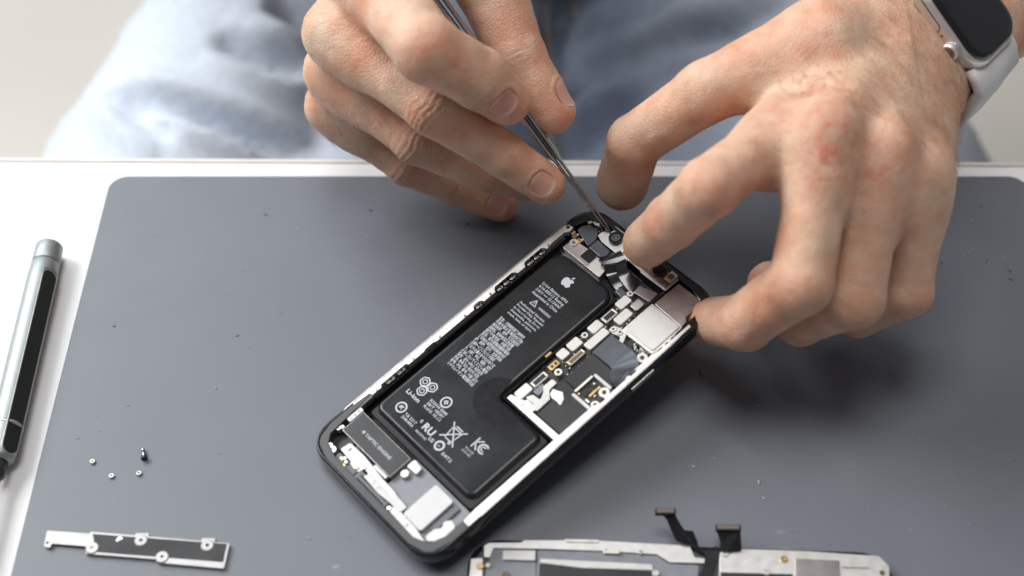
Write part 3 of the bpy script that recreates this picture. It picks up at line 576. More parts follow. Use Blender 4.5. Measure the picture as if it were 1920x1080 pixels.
# ------------------------------------------------------------------ the person: one continuous body surface
# The body is a smooth union of tapered limbs sampled on a grid and turned into one mesh.
def rcone(p, a, b, r1, r2):
    a = np.asarray(a, np.float32); b = np.asarray(b, np.float32); ba = b - a; l2 = float(ba @ ba); rr_ = r1 - r2
    if rr_ * rr_ >= l2 * .98: rr_ = math.copysign(math.sqrt(l2 * .98), rr_)
    a2 = l2 - rr_ * rr_; il = 1.0 / l2
    pa = p - a; y = pa @ ba; z = y - l2
    x2 = (pa * pa).sum(-1) * l2 * l2 - y * y * l2; x2 = np.maximum(x2, 0)
    y2 = y * y * l2; z2 = z * z * l2; k = math.copysign(1, rr_) * rr_ * rr_ * x2
    d = (np.sqrt(x2 * a2 * il) + y * rr_) * il - r1
    c1 = np.sign(z) * a2 * z2 > k; c2 = (np.sign(y) * a2 * y2 < k) & ~c1
    d = np.where(c1, np.sqrt(x2 + z2) * il - r2, d); d = np.where(c2, np.sqrt(x2 + y2) * il - r1, d)
    return d.astype(np.float32)
def smin(a, b, k):
    h = np.maximum(k - np.abs(a - b), 0) / k
    return np.minimum(a, b) - h * h * k * .25

def px_chain(pts): return [(P3(x, y, d), r * d / FPX) for x, y, d, r in pts]
# finger joints: image place, distance from the lens and radius, knuckle to tip
HAND = {}
HAND['R'] = dict(
    index=px_chain([(690, -50, 522, 70), (800, 92, 489, 63), (900, 148, 502, 57), (950, 190, 513.5, 45)]),
    middle=px_chain([(625, 62, 530, 51), (812, 203, 515, 50), (945, 290, 526, 42), (1022, 345, 535, 38)]),
    ring=px_chain([(622, 135, 552, 46), (780, 262, 543, 45), (912, 322, 556, 38), (985, 345, 566, 33)]),
    pinky=px_chain([(617, 200, 572, 40), (762, 310, 575, 37), (852, 353, 585, 31), (942, 388, 588, 29)]),
    thumb=px_chain([(860, -170, 545, 75), (918, -30, 532, 66), (970, 108, 530, 54), (1036, 208, 530, 43)]))
HAND['L'] = dict(
    index=px_chain([(1462, 248, 492, 58), (1330, 352, 474, 57), (1262, 415, 500, 51), (1213, 457, 519, 46)]),
    middle=px_chain([(1550, 250, 479, 60), (1502, 530, 476, 60), (1398, 603, 503, 53), (1324, 602, 524, 45)]),
    ring=px_chain([(1655, 290, 482, 56), (1602, 560, 490, 55), (1500, 600, 515, 47), (1443, 530, 533, 40)]),
    pinky=px_chain([(1728, 330, 490, 54), (1702, 545, 505, 47), (1610, 590, 525, 42), (1545, 575, 540, 38)]),
    thumb=px_chain([(1540, 85, 512, 84), (1325, 172, 512, 58), (1192, 266, 535, 51), (1166, 345, 556, 49)]))
# watch frame on the left wrist: x along the forearm, y along the strap, z out of the dial
WX = np.array([0.65405784, 0.75613979, -0.02146999]); WY = np.array([0.59893534, -0.53499577, -0.59586574]); WN = np.array([0.46204415, -0.37687152, 0.80279702])
WATCH = P3(1822, 147, 513) + WX * 17 - WY * 20; WC = WATCH - WN * 26.5 - WX * 8
WR = dict(R=[P3(730, -300, 560), P3(850, -330, 560)], L=[WC - WY * 13, WC + WY * 12])
WRR = dict(R=(21, 21), L=(20, 20))
ELB = dict(R=np.array([-205., 330, 75]), L=WC + WX * 230); SHO = dict(R=np.array([-150., 440, 330]), L=np.array([200., 440, 330]))
PRIM = []                                   # (hand, group, a, b, ra, rb)
for h in 'RL':
    H = HAND[h]; w0, w1 = WR[h]
    for fn, ch_ in H.items():
        for (a, ra), (b_, rb) in zip(ch_[:-1], ch_[1:]): PRIM.append((h, fn, a, b_, ra * (1 if fn == 'thumb' or a is not ch_[0][0] else .98), rb))
        # knuckle swelling and fuller pads
        for j in (1, 2):
            PRIM.append((h, fn, ch_[j][0], ch_[j][0] + 1e-2 + (ch_[j + 1][0] - ch_[j][0]) * .08, ch_[j][1] * (1.03 if h == 'R' and fn != 'index' else 1.0), ch_[j][1] * .98))
    mc = [H[k][0] for k in ('index', 'middle', 'ring', 'pinky')]
    # palm side of the hand: away from the dorsal normal
    if h == 'L': nrm = np.cross(mc[3][0] - mc[0][0], (w0 + w1) / 2 - mc[1][0]); 
    else: nrm = np.cross((w0 + w1) / 2 - mc[1][0], mc[3][0] - mc[0][0])
    nrm = nrm / np.linalg.norm(nrm)
    if nrm @ (CAM - mc[1][0]) < 0 and h == 'L': nrm = -nrm
    if h == 'R' and nrm[0] > 0: nrm = -nrm
    HAND[h + 'n'] = nrm
    for i, (k, (c, r_)) in enumerate(zip(('index', 'middle', 'ring', 'pinky'), mc)):
        wp = w0 + (w1 - w0) * (i / 3 * .8 + .1)
        if h == 'R': wp = w1 + (w0 - w1) * (i / 3 * .8 + .1)
        dep = 2.5
        PRIM.append((h, 'palm', c - nrm * dep, wp + nrm * (3.5 if h == 'L' else 0), r_ * .98, 18.5 if h == 'L' else 17))
        PRIM.append((h, 'palm', c - nrm * 13, wp - nrm * 8, r_ * .95, 15))
        if i < 3:
            c2, r2 = mc[i + 1]; a_ = c * .62 + H[k][1][0] * .38; nk = ('index', 'middle', 'ring', 'pinky')[i + 1]; b2 = c2 * .62 + H[nk][1][0] * .38
            t_ = {0: .26, 1: .30, 2: .34}[i]
            a_ = c * (1 - t_) + H[k][1][0] * t_; b2 = c2 * (1 - t_) + H[nk][1][0] * t_
            PRIM.append((h, 'palm', a_ - nrm * 4, b2 - nrm * 4, 6.5, 6.5)); PRIM.append((h, 'palm', c - nrm * 6, c2 - nrm * 6, r_ * .85, r2 * .85))
    # thumb muscle and web
    tc_ = H['thumb'][0][0]; tm = H['thumb'][1][0]
    PRIM.append((h, 'palm', tc_, (w0 if h == 'L' else w1) - nrm * 6, H['thumb'][0][1] * .9, 17))
    PRIM.append((h, 'palm', tc_ * .5 + tm * .5 - nrm * 2, mc[0][0] * .7 + w0 * .3 - nrm * 5 if h == 'L' else mc[0][0] * .5 + (w1) * .5 - nrm * 5, 9, 10))
    PRIM.append((h, 'palm', tc_ - nrm * 3, mc[1][0] * .5 + w0 * .5 - nrm * 12, 13, 12))
    # wrist, forearm, upper arm
    e = ELB[h]; ax = e - (w0 + w1) / 2; ax /= np.linalg.norm(ax)
    for q in (w0, w1):
        PRIM.append((h, 'palm', q, q + ax * 60 + ((w0 + w1) / 2 - q) * .1, WRR[h][0], WRR[h][1] + 3)); PRIM.append((h, 'palm', q + ax * 60 + ((w0 + w1) / 2 - q) * .1, e, 24, 42))
    PRIM.append((h, 'palm', e, SHO[h], 46, 58)); PRIM.append((h, 'palm', SHO[h], np.array([25., 455, 340]), 60, 75))
for a, b_, ra, rb in (((-60., 455, 300), (-40., 455, 60), 90, 90), ((110., 455, 300), (90., 455, 60), 90, 90), ((25., 460, 60), (25., 460, -60), 105, 105)):
    PRIM.append(('T', 'palm', np.array(a), np.array(b_), ra, rb))
GK = dict(palm=9.0)
def axis_coords(spans):
    out = [spans[0][0]]
    for a, b_, st in spans:
        n_ = max(1, int(round((b_ - a) / st))); out += list(np.linspace(a, b_, n_ + 1)[1:])
    return np.array(out, np.float32)
FINE = 0.8
def eval_grid(xs, ys, zs, prims, groups, kpalm=8.0, kin=1.6, kf=1.2):
    shp = (len(xs), len(ys), len(zs)); F = {}
    def idx(c, lo, hi): return max(0, int(np.searchsorted(c, lo)) - 1), min(len(c), int(np.searchsorted(c, hi)) + 1)
    total = np.full(shp, 99.0, np.float32)
    hands = sorted(set(p[0] for p in prims))
    for h in hands:
        pp = [p for p in prims if p[0] == h]
        for g in ['palm'] + [g for g in groups if g != 'palm']:
            q = [p for p in pp if p[1] == g]
            if not q: continue
            lo = np.min([np.minimum(p[2] - p[4], p[3] - p[5]) for p in q], 0) - 14; hi = np.max([np.maximum(p[2] + p[4], p[3] + p[5]) for p in q], 0) + 14
            i0, i1 = idx(xs, lo[0], hi[0]); j0, j1 = idx(ys, lo[1], hi[1]); k0, k1 = idx(zs, lo[2], hi[2])
            D = np.full((i1 - i0, j1 - j0, k1 - k0), 99.0, np.float32)
            for p in q:
                m_ = 16; l2 = np.minimum(p[2] - p[4], p[3] - p[5]) - m_; h2 = np.maximum(p[2] + p[4], p[3] + p[5]) + m_
                a0, a1 = idx(xs, l2[0], h2[0]); b0, b1 = idx(ys, l2[1], h2[1]); c0, c1 = idx(zs, l2[2], h2[2])
                a0 = max(a0, i0); b0 = max(b0, j0); c0 = max(c0, k0); a1 = min(a1, i1); b1 = min(b1, j1); c1 = min(c1, k1)
                if a1 <= a0 or b1 <= b0 or c1 <= c0: continue
                G = np.stack(np.meshgrid(xs[a0:a1], ys[b0:b1], zs[c0:c1], indexing='ij'), -1)
                d = rcone(G, p[2], p[3], p[4], p[5])
                sl = (slice(a0 - i0, a1 - i0), slice(b0 - j0, b1 - j0), slice(c0 - k0, c1 - k0))
                D[sl] = smin(D[sl], d, 9.0 if g == 'palm' else kin)
            if g == 'palm': PALM = (D, (i0, j0, k0)); base = (slice(i0, i1), slice(j0, j1), slice(k0, k1)); total[base] = smin(total[base], D, 9.0 if h == 'T' else 1.0); full = D; fo_ = (i0, j0, k0); pend = []
            else:
                P_ = np.full(D.shape, 99.0, np.float32)
                o = [max(i0, fo_[0]), max(j0, fo_[1]), max(k0, fo_[2])]; e_ = [min(i1, fo_[0] + full.shape[0]), min(j1, fo_[1] + full.shape[1]), min(k1, fo_[2] + full.shape[2])]
                if all(e_[t] > o[t] for t in range(3)):
                    P_[o[0] - i0:e_[0] - i0, o[1] - j0:e_[1] - j0, o[2] - k0:e_[2] - k0] = full[o[0] - fo_[0]:e_[0] - fo_[0], o[1] - fo_[1]:e_[1] - fo_[1], o[2] - fo_[2]:e_[2] - fo_[2]]
                U = smin(P_, D, kpalm); sl = (slice(i0, i1), slice(j0, j1), slice(k0, k1))
                pend.append((sl, U)); 
                total[sl] = smin(total[sl], U, kf) if len(pend) > 1 else np.minimum(total[sl], U)
    return total
def surface_nets(D, xs, ys, zs):
    """dual contouring of the zero level of D on a rectilinear grid"""
    ins = D < 0; nx, ny, nz = D.shape
    c = np.zeros((nx - 1, ny - 1, nz - 1), np.uint8)
    for i in (0, 1):
        for j in (0, 1):
            for k in (0, 1): c += ins[i:nx - 1 + i, j:ny - 1 + j, k:nz - 1 + k]
    act = np.argwhere((c > 0) & (c < 8)); ids = np.full(c.shape, -1, np.int32); ids[tuple(act.T)] = np.arange(len(act))
    acc = np.zeros((len(act), 3)); cnt = np.zeros(len(act))
    cor = [(i, j, k) for i in (0, 1) for j in (0, 1) for k in (0, 1)]
    val = {q: D[act[:, 0] + q[0], act[:, 1] + q[1], act[:, 2] + q[2]] for q in cor}
    for q in cor:
        for ax in range(3):
            if q[ax] == 0:
                q2 = list(q); q2[ax] = 1; q2 = tuple(q2); a = val[q]; b_ = val[q2]; cr = (a < 0) != (b_ < 0)
                t = np.where(cr, a / np.where(cr, a - b_, 1), 0); pos = np.tile(np.array(q, float), (len(act), 1)); pos[:, ax] += t
                acc += pos * cr[:, None]; cnt += cr
    loc = act + acc / cnt[:, None]
    V = np.stack([np.interp(loc[:, a], np.arange(len(cc)), cc) for a, cc in enumerate((xs, ys, zs))], 1)
    F = []
    for ax in range(3):
        s0 = [slice(None)] * 3; s1 = [slice(None)] * 3; s0[ax] = slice(0, -1); s1[ax] = slice(1, None)
        a = ins[tuple(s0)]; b_ = ins[tuple(s1)]; e = np.argwhere(a != b_); u, v_ = [(1, 2), (2, 0), (0, 1)][ax]
        e = e[(e[:, u] > 0) & (e[:, v_] > 0) & (e[:, u] < c.shape[u]) & (e[:, v_] < c.shape[v_])]
        fl_ = a[tuple(e.T)]
        def g(du, dv): q = e.copy(); q[:, u] -= du; q[:, v_] -= dv; return ids[tuple(q.T)]
        q = np.stack([g(1, 1), g(0, 1), g(0, 0), g(1, 0)], 1); q[~fl_] = q[~fl_][:, ::-1]; F.append(q)
    return V, np.concatenate(F)
def np_mesh(name, V, F, mat, parent, smooth=True):
    me = bpy.data.meshes.new(name); me.vertices.add(len(V)); me.vertices.foreach_set('co', (V * S).astype(np.float32).ravel())
    me.loops.add(F.size); me.loops.foreach_set('vertex_index', F.astype(np.int32).ravel()); me.polygons.add(len(F))
    me.polygons.foreach_set('loop_start', np.arange(0, F.size, F.shape[1], dtype=np.int32)); me.polygons.foreach_set('loop_total', np.full(len(F), F.shape[1], np.int32))
    me.polygons.foreach_set('use_smooth', np.full(len(F), smooth)); me.update(calc_edges=True); me.validate()
    o = bpy.data.objects.new(name, me); C.objects.link(o); me.materials.append(mat)
    if parent: o.parent = parent
    return o
def value_noise(P, f, seed=0):
    """smooth 3-D value noise in numpy, range -1..1"""
    rs = np.random.RandomState(seed); T = rs.rand(64, 64, 64).astype(np.float32) * 2 - 1
    q = P * f; i = np.floor(q).astype(int); t = q - i; t = t * t * (3 - 2 * t); out = 0
    for a in (0, 1):
        for b_ in (0, 1):
            for c in (0, 1):
                w = (t[:, 0] if a else 1 - t[:, 0]) * (t[:, 1] if b_ else 1 - t[:, 1]) * (t[:, 2] if c else 1 - t[:, 2])
                out = out + w * T[(i[:, 0] + a) & 63, (i[:, 1] + b_) & 63, (i[:, 2] + c) & 63]
    return out

person = empty('person', (25, 440, -60))
pim = Matrix.Translation(Vector((-25, -440, 60)) * S)
tag(person, 'person in light blue jeans repairing the opened smartphone with both bare hands', 'person')
xs = axis_coords([(-330, -94, 7), (-94, 168, FINE), (168, 440, 7)]); ys = axis_coords([(-74, 76, FINE), (76, 130, 2.5), (130, 620, 7)]); zs = axis_coords([(-180, 4, 7), (4, 132, FINE), (132, 160, 2.5), (160, 440, 7)])
D = eval_grid(xs, ys, zs, PRIM, ['palm', 'index', 'middle', 'ring', 'pinky', 'thumb'])
V, F = surface_nets(D, xs, ys, zs)
# outward normals from the faces
def vnormals(V, F):
    a = V[F[:, 2]] - V[F[:, 0]]; b_ = V[F[:, 3]] - V[F[:, 1]]; fn = np.cross(a, b_); n_ = np.zeros_like(V)
    for k in range(4): 
        for ax in range(3): n_[:, ax] += np.bincount(F[:, k], fn[:, ax], len(V))
    return n_ / np.maximum(np.linalg.norm(n_, axis=1, keepdims=True), 1e-9)
NV = vnormals(V, F)
# sanity: normals must point away from the bones
fine_v = (V[:, 0] > -94) & (V[:, 0] < 168) & (V[:, 1] < 110) & (V[:, 2] < 150)
A_red = np.zeros(len(V)); A_u = np.zeros(len(V)); A_m = np.zeros(len(V)); A_pale = np.zeros(len(V)); disp = np.zeros(len(V))
idxf = np.where(fine_v)[0]; Pf = V[idxf]; Nf = NV[idxf]
nz1 = value_noise(Pf, .22, 1); nz2 = value_noise(Pf, .5, 2); nz3 = value_noise(Pf, .07, 3)
best = np.full(len(idxf), 1e9); owner = np.zeros(len(idxf), int); fid = 0; own = {}
for h in 'RL':
    for fn in ('palm', 'index', 'middle', 'ring', 'pinky', 'thumb'):
        dd = np.min([rcone(Pf, p[2], p[3], p[4], p[5]) for p in PRIM if p[0] == h and p[1] == fn], 0)
        up_ = dd < best; best[up_] = dd[up_]; owner[up_] = fid; own[(h, fn)] = fid; fid += 1
red = np.zeros(len(idxf)); uu = np.zeros(len(idxf)); mm = np.zeros(len(idxf)); dsp = np.zeros(len(idxf)); pale = np.zeros(len(idxf))
for h in 'RL':
    for fn in ('index', 'middle', 'ring', 'pinky', 'thumb'):
        ch_ = HAND[h][fn]; isf = owner == own[(h, fn)]
        for j in (1, 2):
            if fn == 'thumb' and j == 1: continue
            J, rj = ch_[j]; a = J - ch_[j - 1][0]; b_ = ch_[j + 1][0] - J; a = a / np.linalg.norm(a); b_ = b_ / np.linalg.norm(b_)
            ax = a + b_; ax /= np.linalg.norm(ax); out = a - b_
            if np.linalg.norm(out) < .25: out = (CAM - J) * (1 if not (h == 'L' and fn == 'thumb') else -1)
            out = out - ax * (out @ ax); out /= np.linalg.norm(out)
            r_ = Pf - J; u = r_ @ ax; s_d = (r_ - u[:, None] * ax); s_n = s_d / np.maximum(np.linalg.norm(s_d, axis=1, keepdims=True), 1e-6); fd = s_n @ out
            dorsal = np.clip((fd + .15) / .7, 0, 1)
            ln = 5.2 if j == 1 else 3.6
            w = np.exp(-(u / ln) ** 2) * dorsal * isf
            side = s_n @ np.cross(ax, out)
            lat = r_ @ np.cross(ax, out)
            uw = u * (1 + .35 * (lat / rj) ** 2) + nz1 * 1.0 + nz2 * .3     # creases run across the knuckle
            fold_amt = {('R', 'index', 1): .15, ('R', 'index', 2): .7, ('R', 'middle', 1): 1.35, ('R', 'ring', 1): 1.3, ('R', 'pinky', 1): 1.1, ('R', 'thumb', 2): .8}.get((h, fn, j), .35 if h == 'L' else .9)
            per = 2.6 if j == 1 else 2.1
            gro = np.clip(np.cos(uw * 2 * math.pi / per) - .25, 0, 1) ** 1.4
            dsp -= gro * w * (.85 if j == 1 else .6) * (.75 + .4 * nz2) * fold_amt
            ln2 = ln * 1.6
            uu = np.where(w * min(1, fold_amt) > mm, uw, uu); mm = np.maximum(mm, w * min(1, fold_amt))
            red += np.exp(-(u / 8) ** 2) * dorsal * isf * (.42 if j == 1 else .25)
            # palm-side folds
            palmar = np.clip((-fd - .2) / .5, 0, 1) * isf
            dsp -= palmar * (np.exp(-((u + nz1 * .5) / .7) ** 2) * .6 + np.exp(-((u - 2.4 + nz1 * .5) / .5) ** 2) * .25)
        T_, rt = ch_[3]; dt = np.linalg.norm(Pf - T_, axis=1); red += np.exp(-(dt / 9.5) ** 2) * isf * .75
    # knuckles at the base of the fingers
    for fn in ('index', 'middle', 'ring', 'pinky'):
        K, rk = HAND[h][fn][0]; dk = np.linalg.norm(Pf - K - HAND[h + 'n'] * rk, axis=1)
        dsp += np.exp(-(dk / 10) ** 2) * .35
        # tendon running back from the knuckle
        wq = (WR[h][0] + WR[h][1]) / 2; t_ = np.clip(((Pf - K) @ (wq - K)) / ((wq - K) @ (wq - K)), 0, 1); q_ = K + t_[:, None] * (wq - K); off = (Pf - q_); lat = off - (off @ HAND[h + 'n'])[:, None] * HAND[h + 'n']
        dsp += np.exp(-(np.linalg.norm(lat, axis=1) / 3.6) ** 2) * .3 * (t_ > 0) * np.clip(1 - t_ * 1.2, 0, 1) * np.clip(Nf @ HAND[h + 'n'], 0, 1)
    # veins on the back of the hand
onL = np.clip(Nf @ HAND['Ln'], 0, 1) * (Pf[:, 0] > 80)
for px_, py_, rad, amt in ((1562, 268, 10, .95), (1548, 325, 7, .75), (1664, 322, 8, .9), (1660, 260, 9, .4), (1545, 215, 9, .55), (1480, 205, 15, .5), (1420, 330, 9, .35), (1300, 365, 9, .35), (1430, 200, 9, .35), (1515, 380, 9, .3), (1700, 395, 9, .35), (1600, 235, 12, .4), (1595, 165, 1.0, 1.3), (1522, 163, 1.0, 1.2), (1556, 222, 1.4, 1.4), (1663, 318, 1.7, 1.6), (1565, 290, 3.0, 1.3), (1552, 305, 2.2, 1.2), (1420, 258, 1.2, 1.2), (1410, 262, 1.0, 1.0), (1640, 330, 1.5, .9), (860, 125, 1.0, .8), (680, 125, .9, .7)):
    # red irritated patches, found where that spot of the skin lies
    ray_ = P3(px_, py_, 1.0) - CAM; t_ = (Pf - CAM) @ ray_ / (ray_ @ ray_); dl = np.linalg.norm(Pf - CAM - t_[:, None] * ray_, axis=1)
    k_ = np.argmin(np.where(dl < 1.5, t_, 1e9)); ctr = Pf[k_]
    red += amt * np.exp(-(np.linalg.norm(Pf - ctr, axis=1) / rad) ** 2) * np.clip(.6 + .35 * nz1 + .3 * nz2, 0, 1.4)
dsp += nz3 * .35 + nz1 * .12 + nz2 * .05
V[idxf] += Nf * dsp[:, None]; A_red[idxf] = red; A_u[idxf] = uu; A_m[idxf] = mm

# nails: a bed pressed into the fingertip with a raised fold, and the plate as a mesh of its own
M['nail'] = None
NAILS = []
def surf_at(px_, py_):
    ray_ = P3(px_, py_, 1.0) - CAM; t_ = (V[idxf] - CAM) @ ray_ / (ray_ @ ray_); dl = np.linalg.norm(V[idxf] - CAM - t_[:, None] * ray_, axis=1)
    k_ = np.argmin(np.where(dl < .9, t_, 1e9)); return V[idxf][k_], Nf[k_]
def make_nail(h, fn, px_, py_, wid, ln, nvec=None):
    if nvec is None: c, n_ = surf_at(px_, py_)
    else:
        n_ = nvec / np.linalg.norm(nvec); T0 = HAND[h][fn][3][0]; back = HAND[h][fn][2][0] - T0; q0 = T0 + n_ * 8 + back / np.linalg.norm(back) * 2.5
        c = V[idxf][np.argmin(np.linalg.norm(V[idxf] - q0, axis=1))]
    T_ = HAND[h][fn][3][0]; Pp = HAND[h][fn][2][0]; ax = T_ - Pp; ax /= np.linalg.norm(ax)
    ax = ax - n_ * (ax @ n_); ax /= np.linalg.norm(ax); sd = np.cross(n_, ax)
    X = V[idxf]; rel = X - c; u = rel @ ax; s2 = rel @ sd; q = rel @ n_
    near = (np.abs(q) < 6.5) & (Nf @ n_ > .1) & (np.linalg.norm(rel, axis=1) < 13)
    # outline measure: 1 at the border
    e = (np.abs(s2 / (wid / 2)) ** 2.6 + np.abs(u / (ln / 2)) ** 2.6) ** (1 / 2.6)
    ins_ = near & (e < 1); band = near & (u < ln * .38)
    NAILS.append((c, n_, ax, sd, wid, ln))
    d2 = np.where(ins_, -.55 * np.clip((1 - e) / .12, 0, 1), 0); d2 += np.where(band, .42 * np.exp(-((e - 1.12) / .11) ** 2), 0)
    V[idxf] += Nf * d2[:, None]; A_pale[idxf] = np.maximum(A_pale[idxf], np.where(near & (u > ln * .35), np.exp(-((e - 1.02) / .12) ** 2), 0) * .3)
make_nail('R', 'index', 949, 197, 11.8, 11.4)
make_nail('R', 'middle', 1015, 350, 9.6, 10.0)
make_nail('R', 'pinky', 930, 390, 8.4, 8.6)
# thumb nail is seen edge-on from the side
tT = HAND['R']['thumb'][3][0]; tn = (P3(1112, 150, 520) - tT); tn /= np.linalg.norm(tn)
make_nail('R', 'thumb', 1056, 186, 11.0, 11.5, tn)
# left thumb nail: on the far side; a sliver of it shows
body = np_mesh('body', V, F, None, person); body.matrix_parent_inverse = pim
for nm, arr in (('red', A_red), ('fold_u', A_u), ('fold_m', A_m), ('pale', A_pale)):
    at_ = body.data.attributes.new(nm, 'FLOAT', 'POINT'); at_.data.foreach_set('value', arr.astype(np.float32))

# ---- skin
m, nt, b = nmat('skin'); L = nt.links.new
tc = N(nt, 'ShaderNodeTexCoord')
def attr(nm): a = N(nt, 'ShaderNodeAttribute'); a.attribute_name = nm; return a
n1 = N(nt, 'ShaderNodeTexNoise', Scale=95.0, Detail=6.0, Roughness=.6); L(tc.outputs['Object'], n1.inputs['Vector'])
base = ramp(nt, n1.outputs['Fac'], [(.28, (.59, .325, .215)), (.5, (.68, .425, .30)), (.72, (.76, .52, .39))])
nl = N(nt, 'ShaderNodeTexNoise', Scale=42.0, Detail=5.0, Roughness=.65); L(tc.outputs['Object'], nl.inputs['Vector'])
rl = ramp(nt, nl.outputs['Fac'], [(.33, (.88, 1.0, 1.0)), (.5, (1, 1, 1)), (.66, (1.0, .82, .76))])
ml0 = N(nt, 'ShaderNodeMixRGB'); ml0.blend_type = 'MULTIPLY'; ml0.inputs[0].default_value = 1; L(base.outputs[0], ml0.inputs[1]); L(rl.outputs[0], ml0.inputs[2]); base = ml0
n2 = N(nt, 'ShaderNodeTexNoise', Scale=380.0, Detail=4.0); L(tc.outputs['Object'], n2.inputs['Vector'])
fr_ = ramp(nt, n2.outputs['Fac'], [(.60, (0, 0, 0)), (.72, (1, 1, 1))])
f2 = N(nt, 'ShaderNodeMath', operation='MULTIPLY'); f2.inputs[1].default_value = .22; L(fr_.outputs[0], f2.inputs[0])
mxf = N(nt, 'ShaderNodeMixRGB'); L(f2.outputs[0], mxf.inputs[0]); L(base.outputs[0], mxf.inputs[1]); mxf.inputs[2].default_value = (.50, .22, .13, 1)
ar = attr('red'); n3 = N(nt, 'ShaderNodeTexNoise', Scale=240.0, Detail=5.0, Roughness=.7); L(tc.outputs['Object'], n3.inputs['Vector'])
rm = N(nt, 'ShaderNodeMapRange'); rm.inputs[1].default_value = .25; rm.inputs[2].default_value = .75; rm.inputs[3].default_value = .05; rm.inputs[4].default_value = 1.5; L(n3.outputs['Fac'], rm.inputs[0])
r1 = N(nt, 'ShaderNodeMath', operation='MULTIPLY'); L(ar.outputs['Fac'], r1.inputs[0]); L(rm.outputs[0], r1.inputs[1])
r2 = N(nt, 'ShaderNodeMath', operation='MULTIPLY', use_clamp=True); L(r1.outputs[0], r2.inputs[0]); r2.inputs[1].default_value = .8
mxr = N(nt, 'ShaderNodeMixRGB'); L(r2.outputs[0], mxr.inputs[0]); L(mxf.outputs[0], mxr.inputs[1]); mxr.inputs[2].default_value = (.55, .205, .13, 1)
ap = attr('pale'); mxp = N(nt, 'ShaderNodeMixRGB'); L(ap.outputs['Fac'], mxp.inputs[0]); L(mxr.outputs[0], mxp.inputs[1]); mxp.inputs[2].default_value = (.78, .64, .54, 1)
L(mxp.outputs[0], b.inputs['Base Color'])
b.inputs['Subsurface Weight'].default_value = .35; b.inputs['Subsurface Radius'].default_value = (1.0, .38, .22); b.inputs['Subsurface Scale'].default_value = .004
b.inputs['Roughness'].default_value = .5; b.inputs['Specular IOR Level'].default_value = .42
# relief: cell pattern of skin, pores, and fine folds over the joints
vo = N(nt, 'ShaderNodeTexVoronoi', Scale=820.0); vo.feature = 'DISTANCE_TO_EDGE'
wn = N(nt, 'ShaderNodeTexNoise', Scale=500.0, Detail=2.0); L(tc.outputs['Object'], wn.inputs['Vector']); wm = N(nt, 'ShaderNodeMixRGB'); wm.inputs[0].default_value = .0009; L(tc.outputs['Object'], wm.inputs[1]); L(wn.outputs['Color'], wm.inputs[2]); L(wm.outputs[0], vo.inputs['Vector'])
vr = N(nt, 'ShaderNodeMapRange'); vr.inputs[1].default_value = 0; vr.inputs[2].default_value = .22; L(vo.outputs['Distance'], vr.inputs[0])
b1 = N(nt, 'ShaderNodeBump'); b1.inputs['Strength'].default_value = .55; b1.inputs['Distance'].default_value = .0002; L(vr.outputs[0], b1.inputs['Height'])
au = attr('fold_u'); am = attr('fold_m'); nn_ = N(nt, 'ShaderNodeTexNoise', Scale=260.0, Detail=3.0); L(tc.outputs['Object'], nn_.inputs['Vector'])
sc2 = N(nt, 'ShaderNodeMath', operation='MULTIPLY_ADD'); L(nn_.outputs['Fac'], sc2.inputs[0]); sc2.inputs[1].default_value = 5.0; L(au.outputs['Fac'], sc2.inputs[2])
s3 = N(nt, 'ShaderNodeMath', operation='MULTIPLY'); L(sc2.outputs[0], s3.inputs[0]); s3.inputs[1].default_value = 4.6
sn = N(nt, 'ShaderNodeMath', operation='SINE'); L(s3.outputs[0], sn.inputs[0]); ab = N(nt, 'ShaderNodeMath', operation='ABSOLUTE'); L(sn.outputs[0], ab.inputs[0])
ml = N(nt, 'ShaderNodeMath', operation='MULTIPLY'); L(ab.outputs[0], ml.inputs[0]); L(am.outputs['Fac'], ml.inputs[1])
b2_ = N(nt, 'ShaderNodeBump'); b2_.inputs['Strength'].default_value = .55; b2_.inputs['Distance'].default_value = .00035; L(ml.outputs[0], b2_.inputs['Height']); L(b1.outputs[0], b2_.inputs['Normal'])
nb = N(nt, 'ShaderNodeTexNoise', Scale=170.0, Detail=4.0); L(tc.outputs['Object'], nb.inputs['Vector']); b3 = N(nt, 'ShaderNodeBump'); b3.inputs['Strength'].default_value = .5; b3.inputs['Distance'].default_value = .0008; L(nb.outputs['Fac'], b3.inputs['Height']); L(b2_.outputs[0], b3.inputs['Normal'])
ro = N(nt, 'ShaderNodeTexNoise', Scale=130.0, Detail=6.0, Roughness=.7); L(tc.outputs['Object'], ro.inputs['Vector'])
rro = ramp(nt, ro.outputs['Fac'], [(.35, (.38, .38, .38)), (.65, (.60, .60, .60))]); L(rro.outputs[0], b.inputs['Roughness'])
L(b3.outputs[0], b.inputs['Normal'])
M['skin'] = m; body.data.materials.clear(); body.data.materials.append(m)
m, nt, b = nmat('nail'); L = nt.links.new
tc = N(nt, 'ShaderNodeTexCoord'); uvn = N(nt, 'ShaderNodeAttribute'); uvn.attribute_name = 'along'
rn = ramp(nt, uvn.outputs['Fac'], [(0, (.70, .46, .39)), (.14, (.70, .43, .37)), (.24, (.60, .31, .26)), (.84, (.62, .33, .28)), (.93, (.66, .42, .36)), (.985, (.72, .58, .50))])
L(rn.outputs[0], b.inputs['Base Color']); b.inputs['Roughness'].default_value = .28; b.inputs['Coat Weight'].default_value = .25; b.inputs['Subsurface Weight'].default_value = .1; b.inputs['Subsurface Scale'].default_value = .001
M['nail'] = m
from mathutils.bvhtree import BVHTree
bv = BVHTree.FromPolygons([tuple(p) for p in V[idxf]], [tuple(q) for q in (lambda mp: mp[F[(mp[F] >= 0).all(1)]])(np.where(fine_v, np.cumsum(fine_v) - 1, -1))])
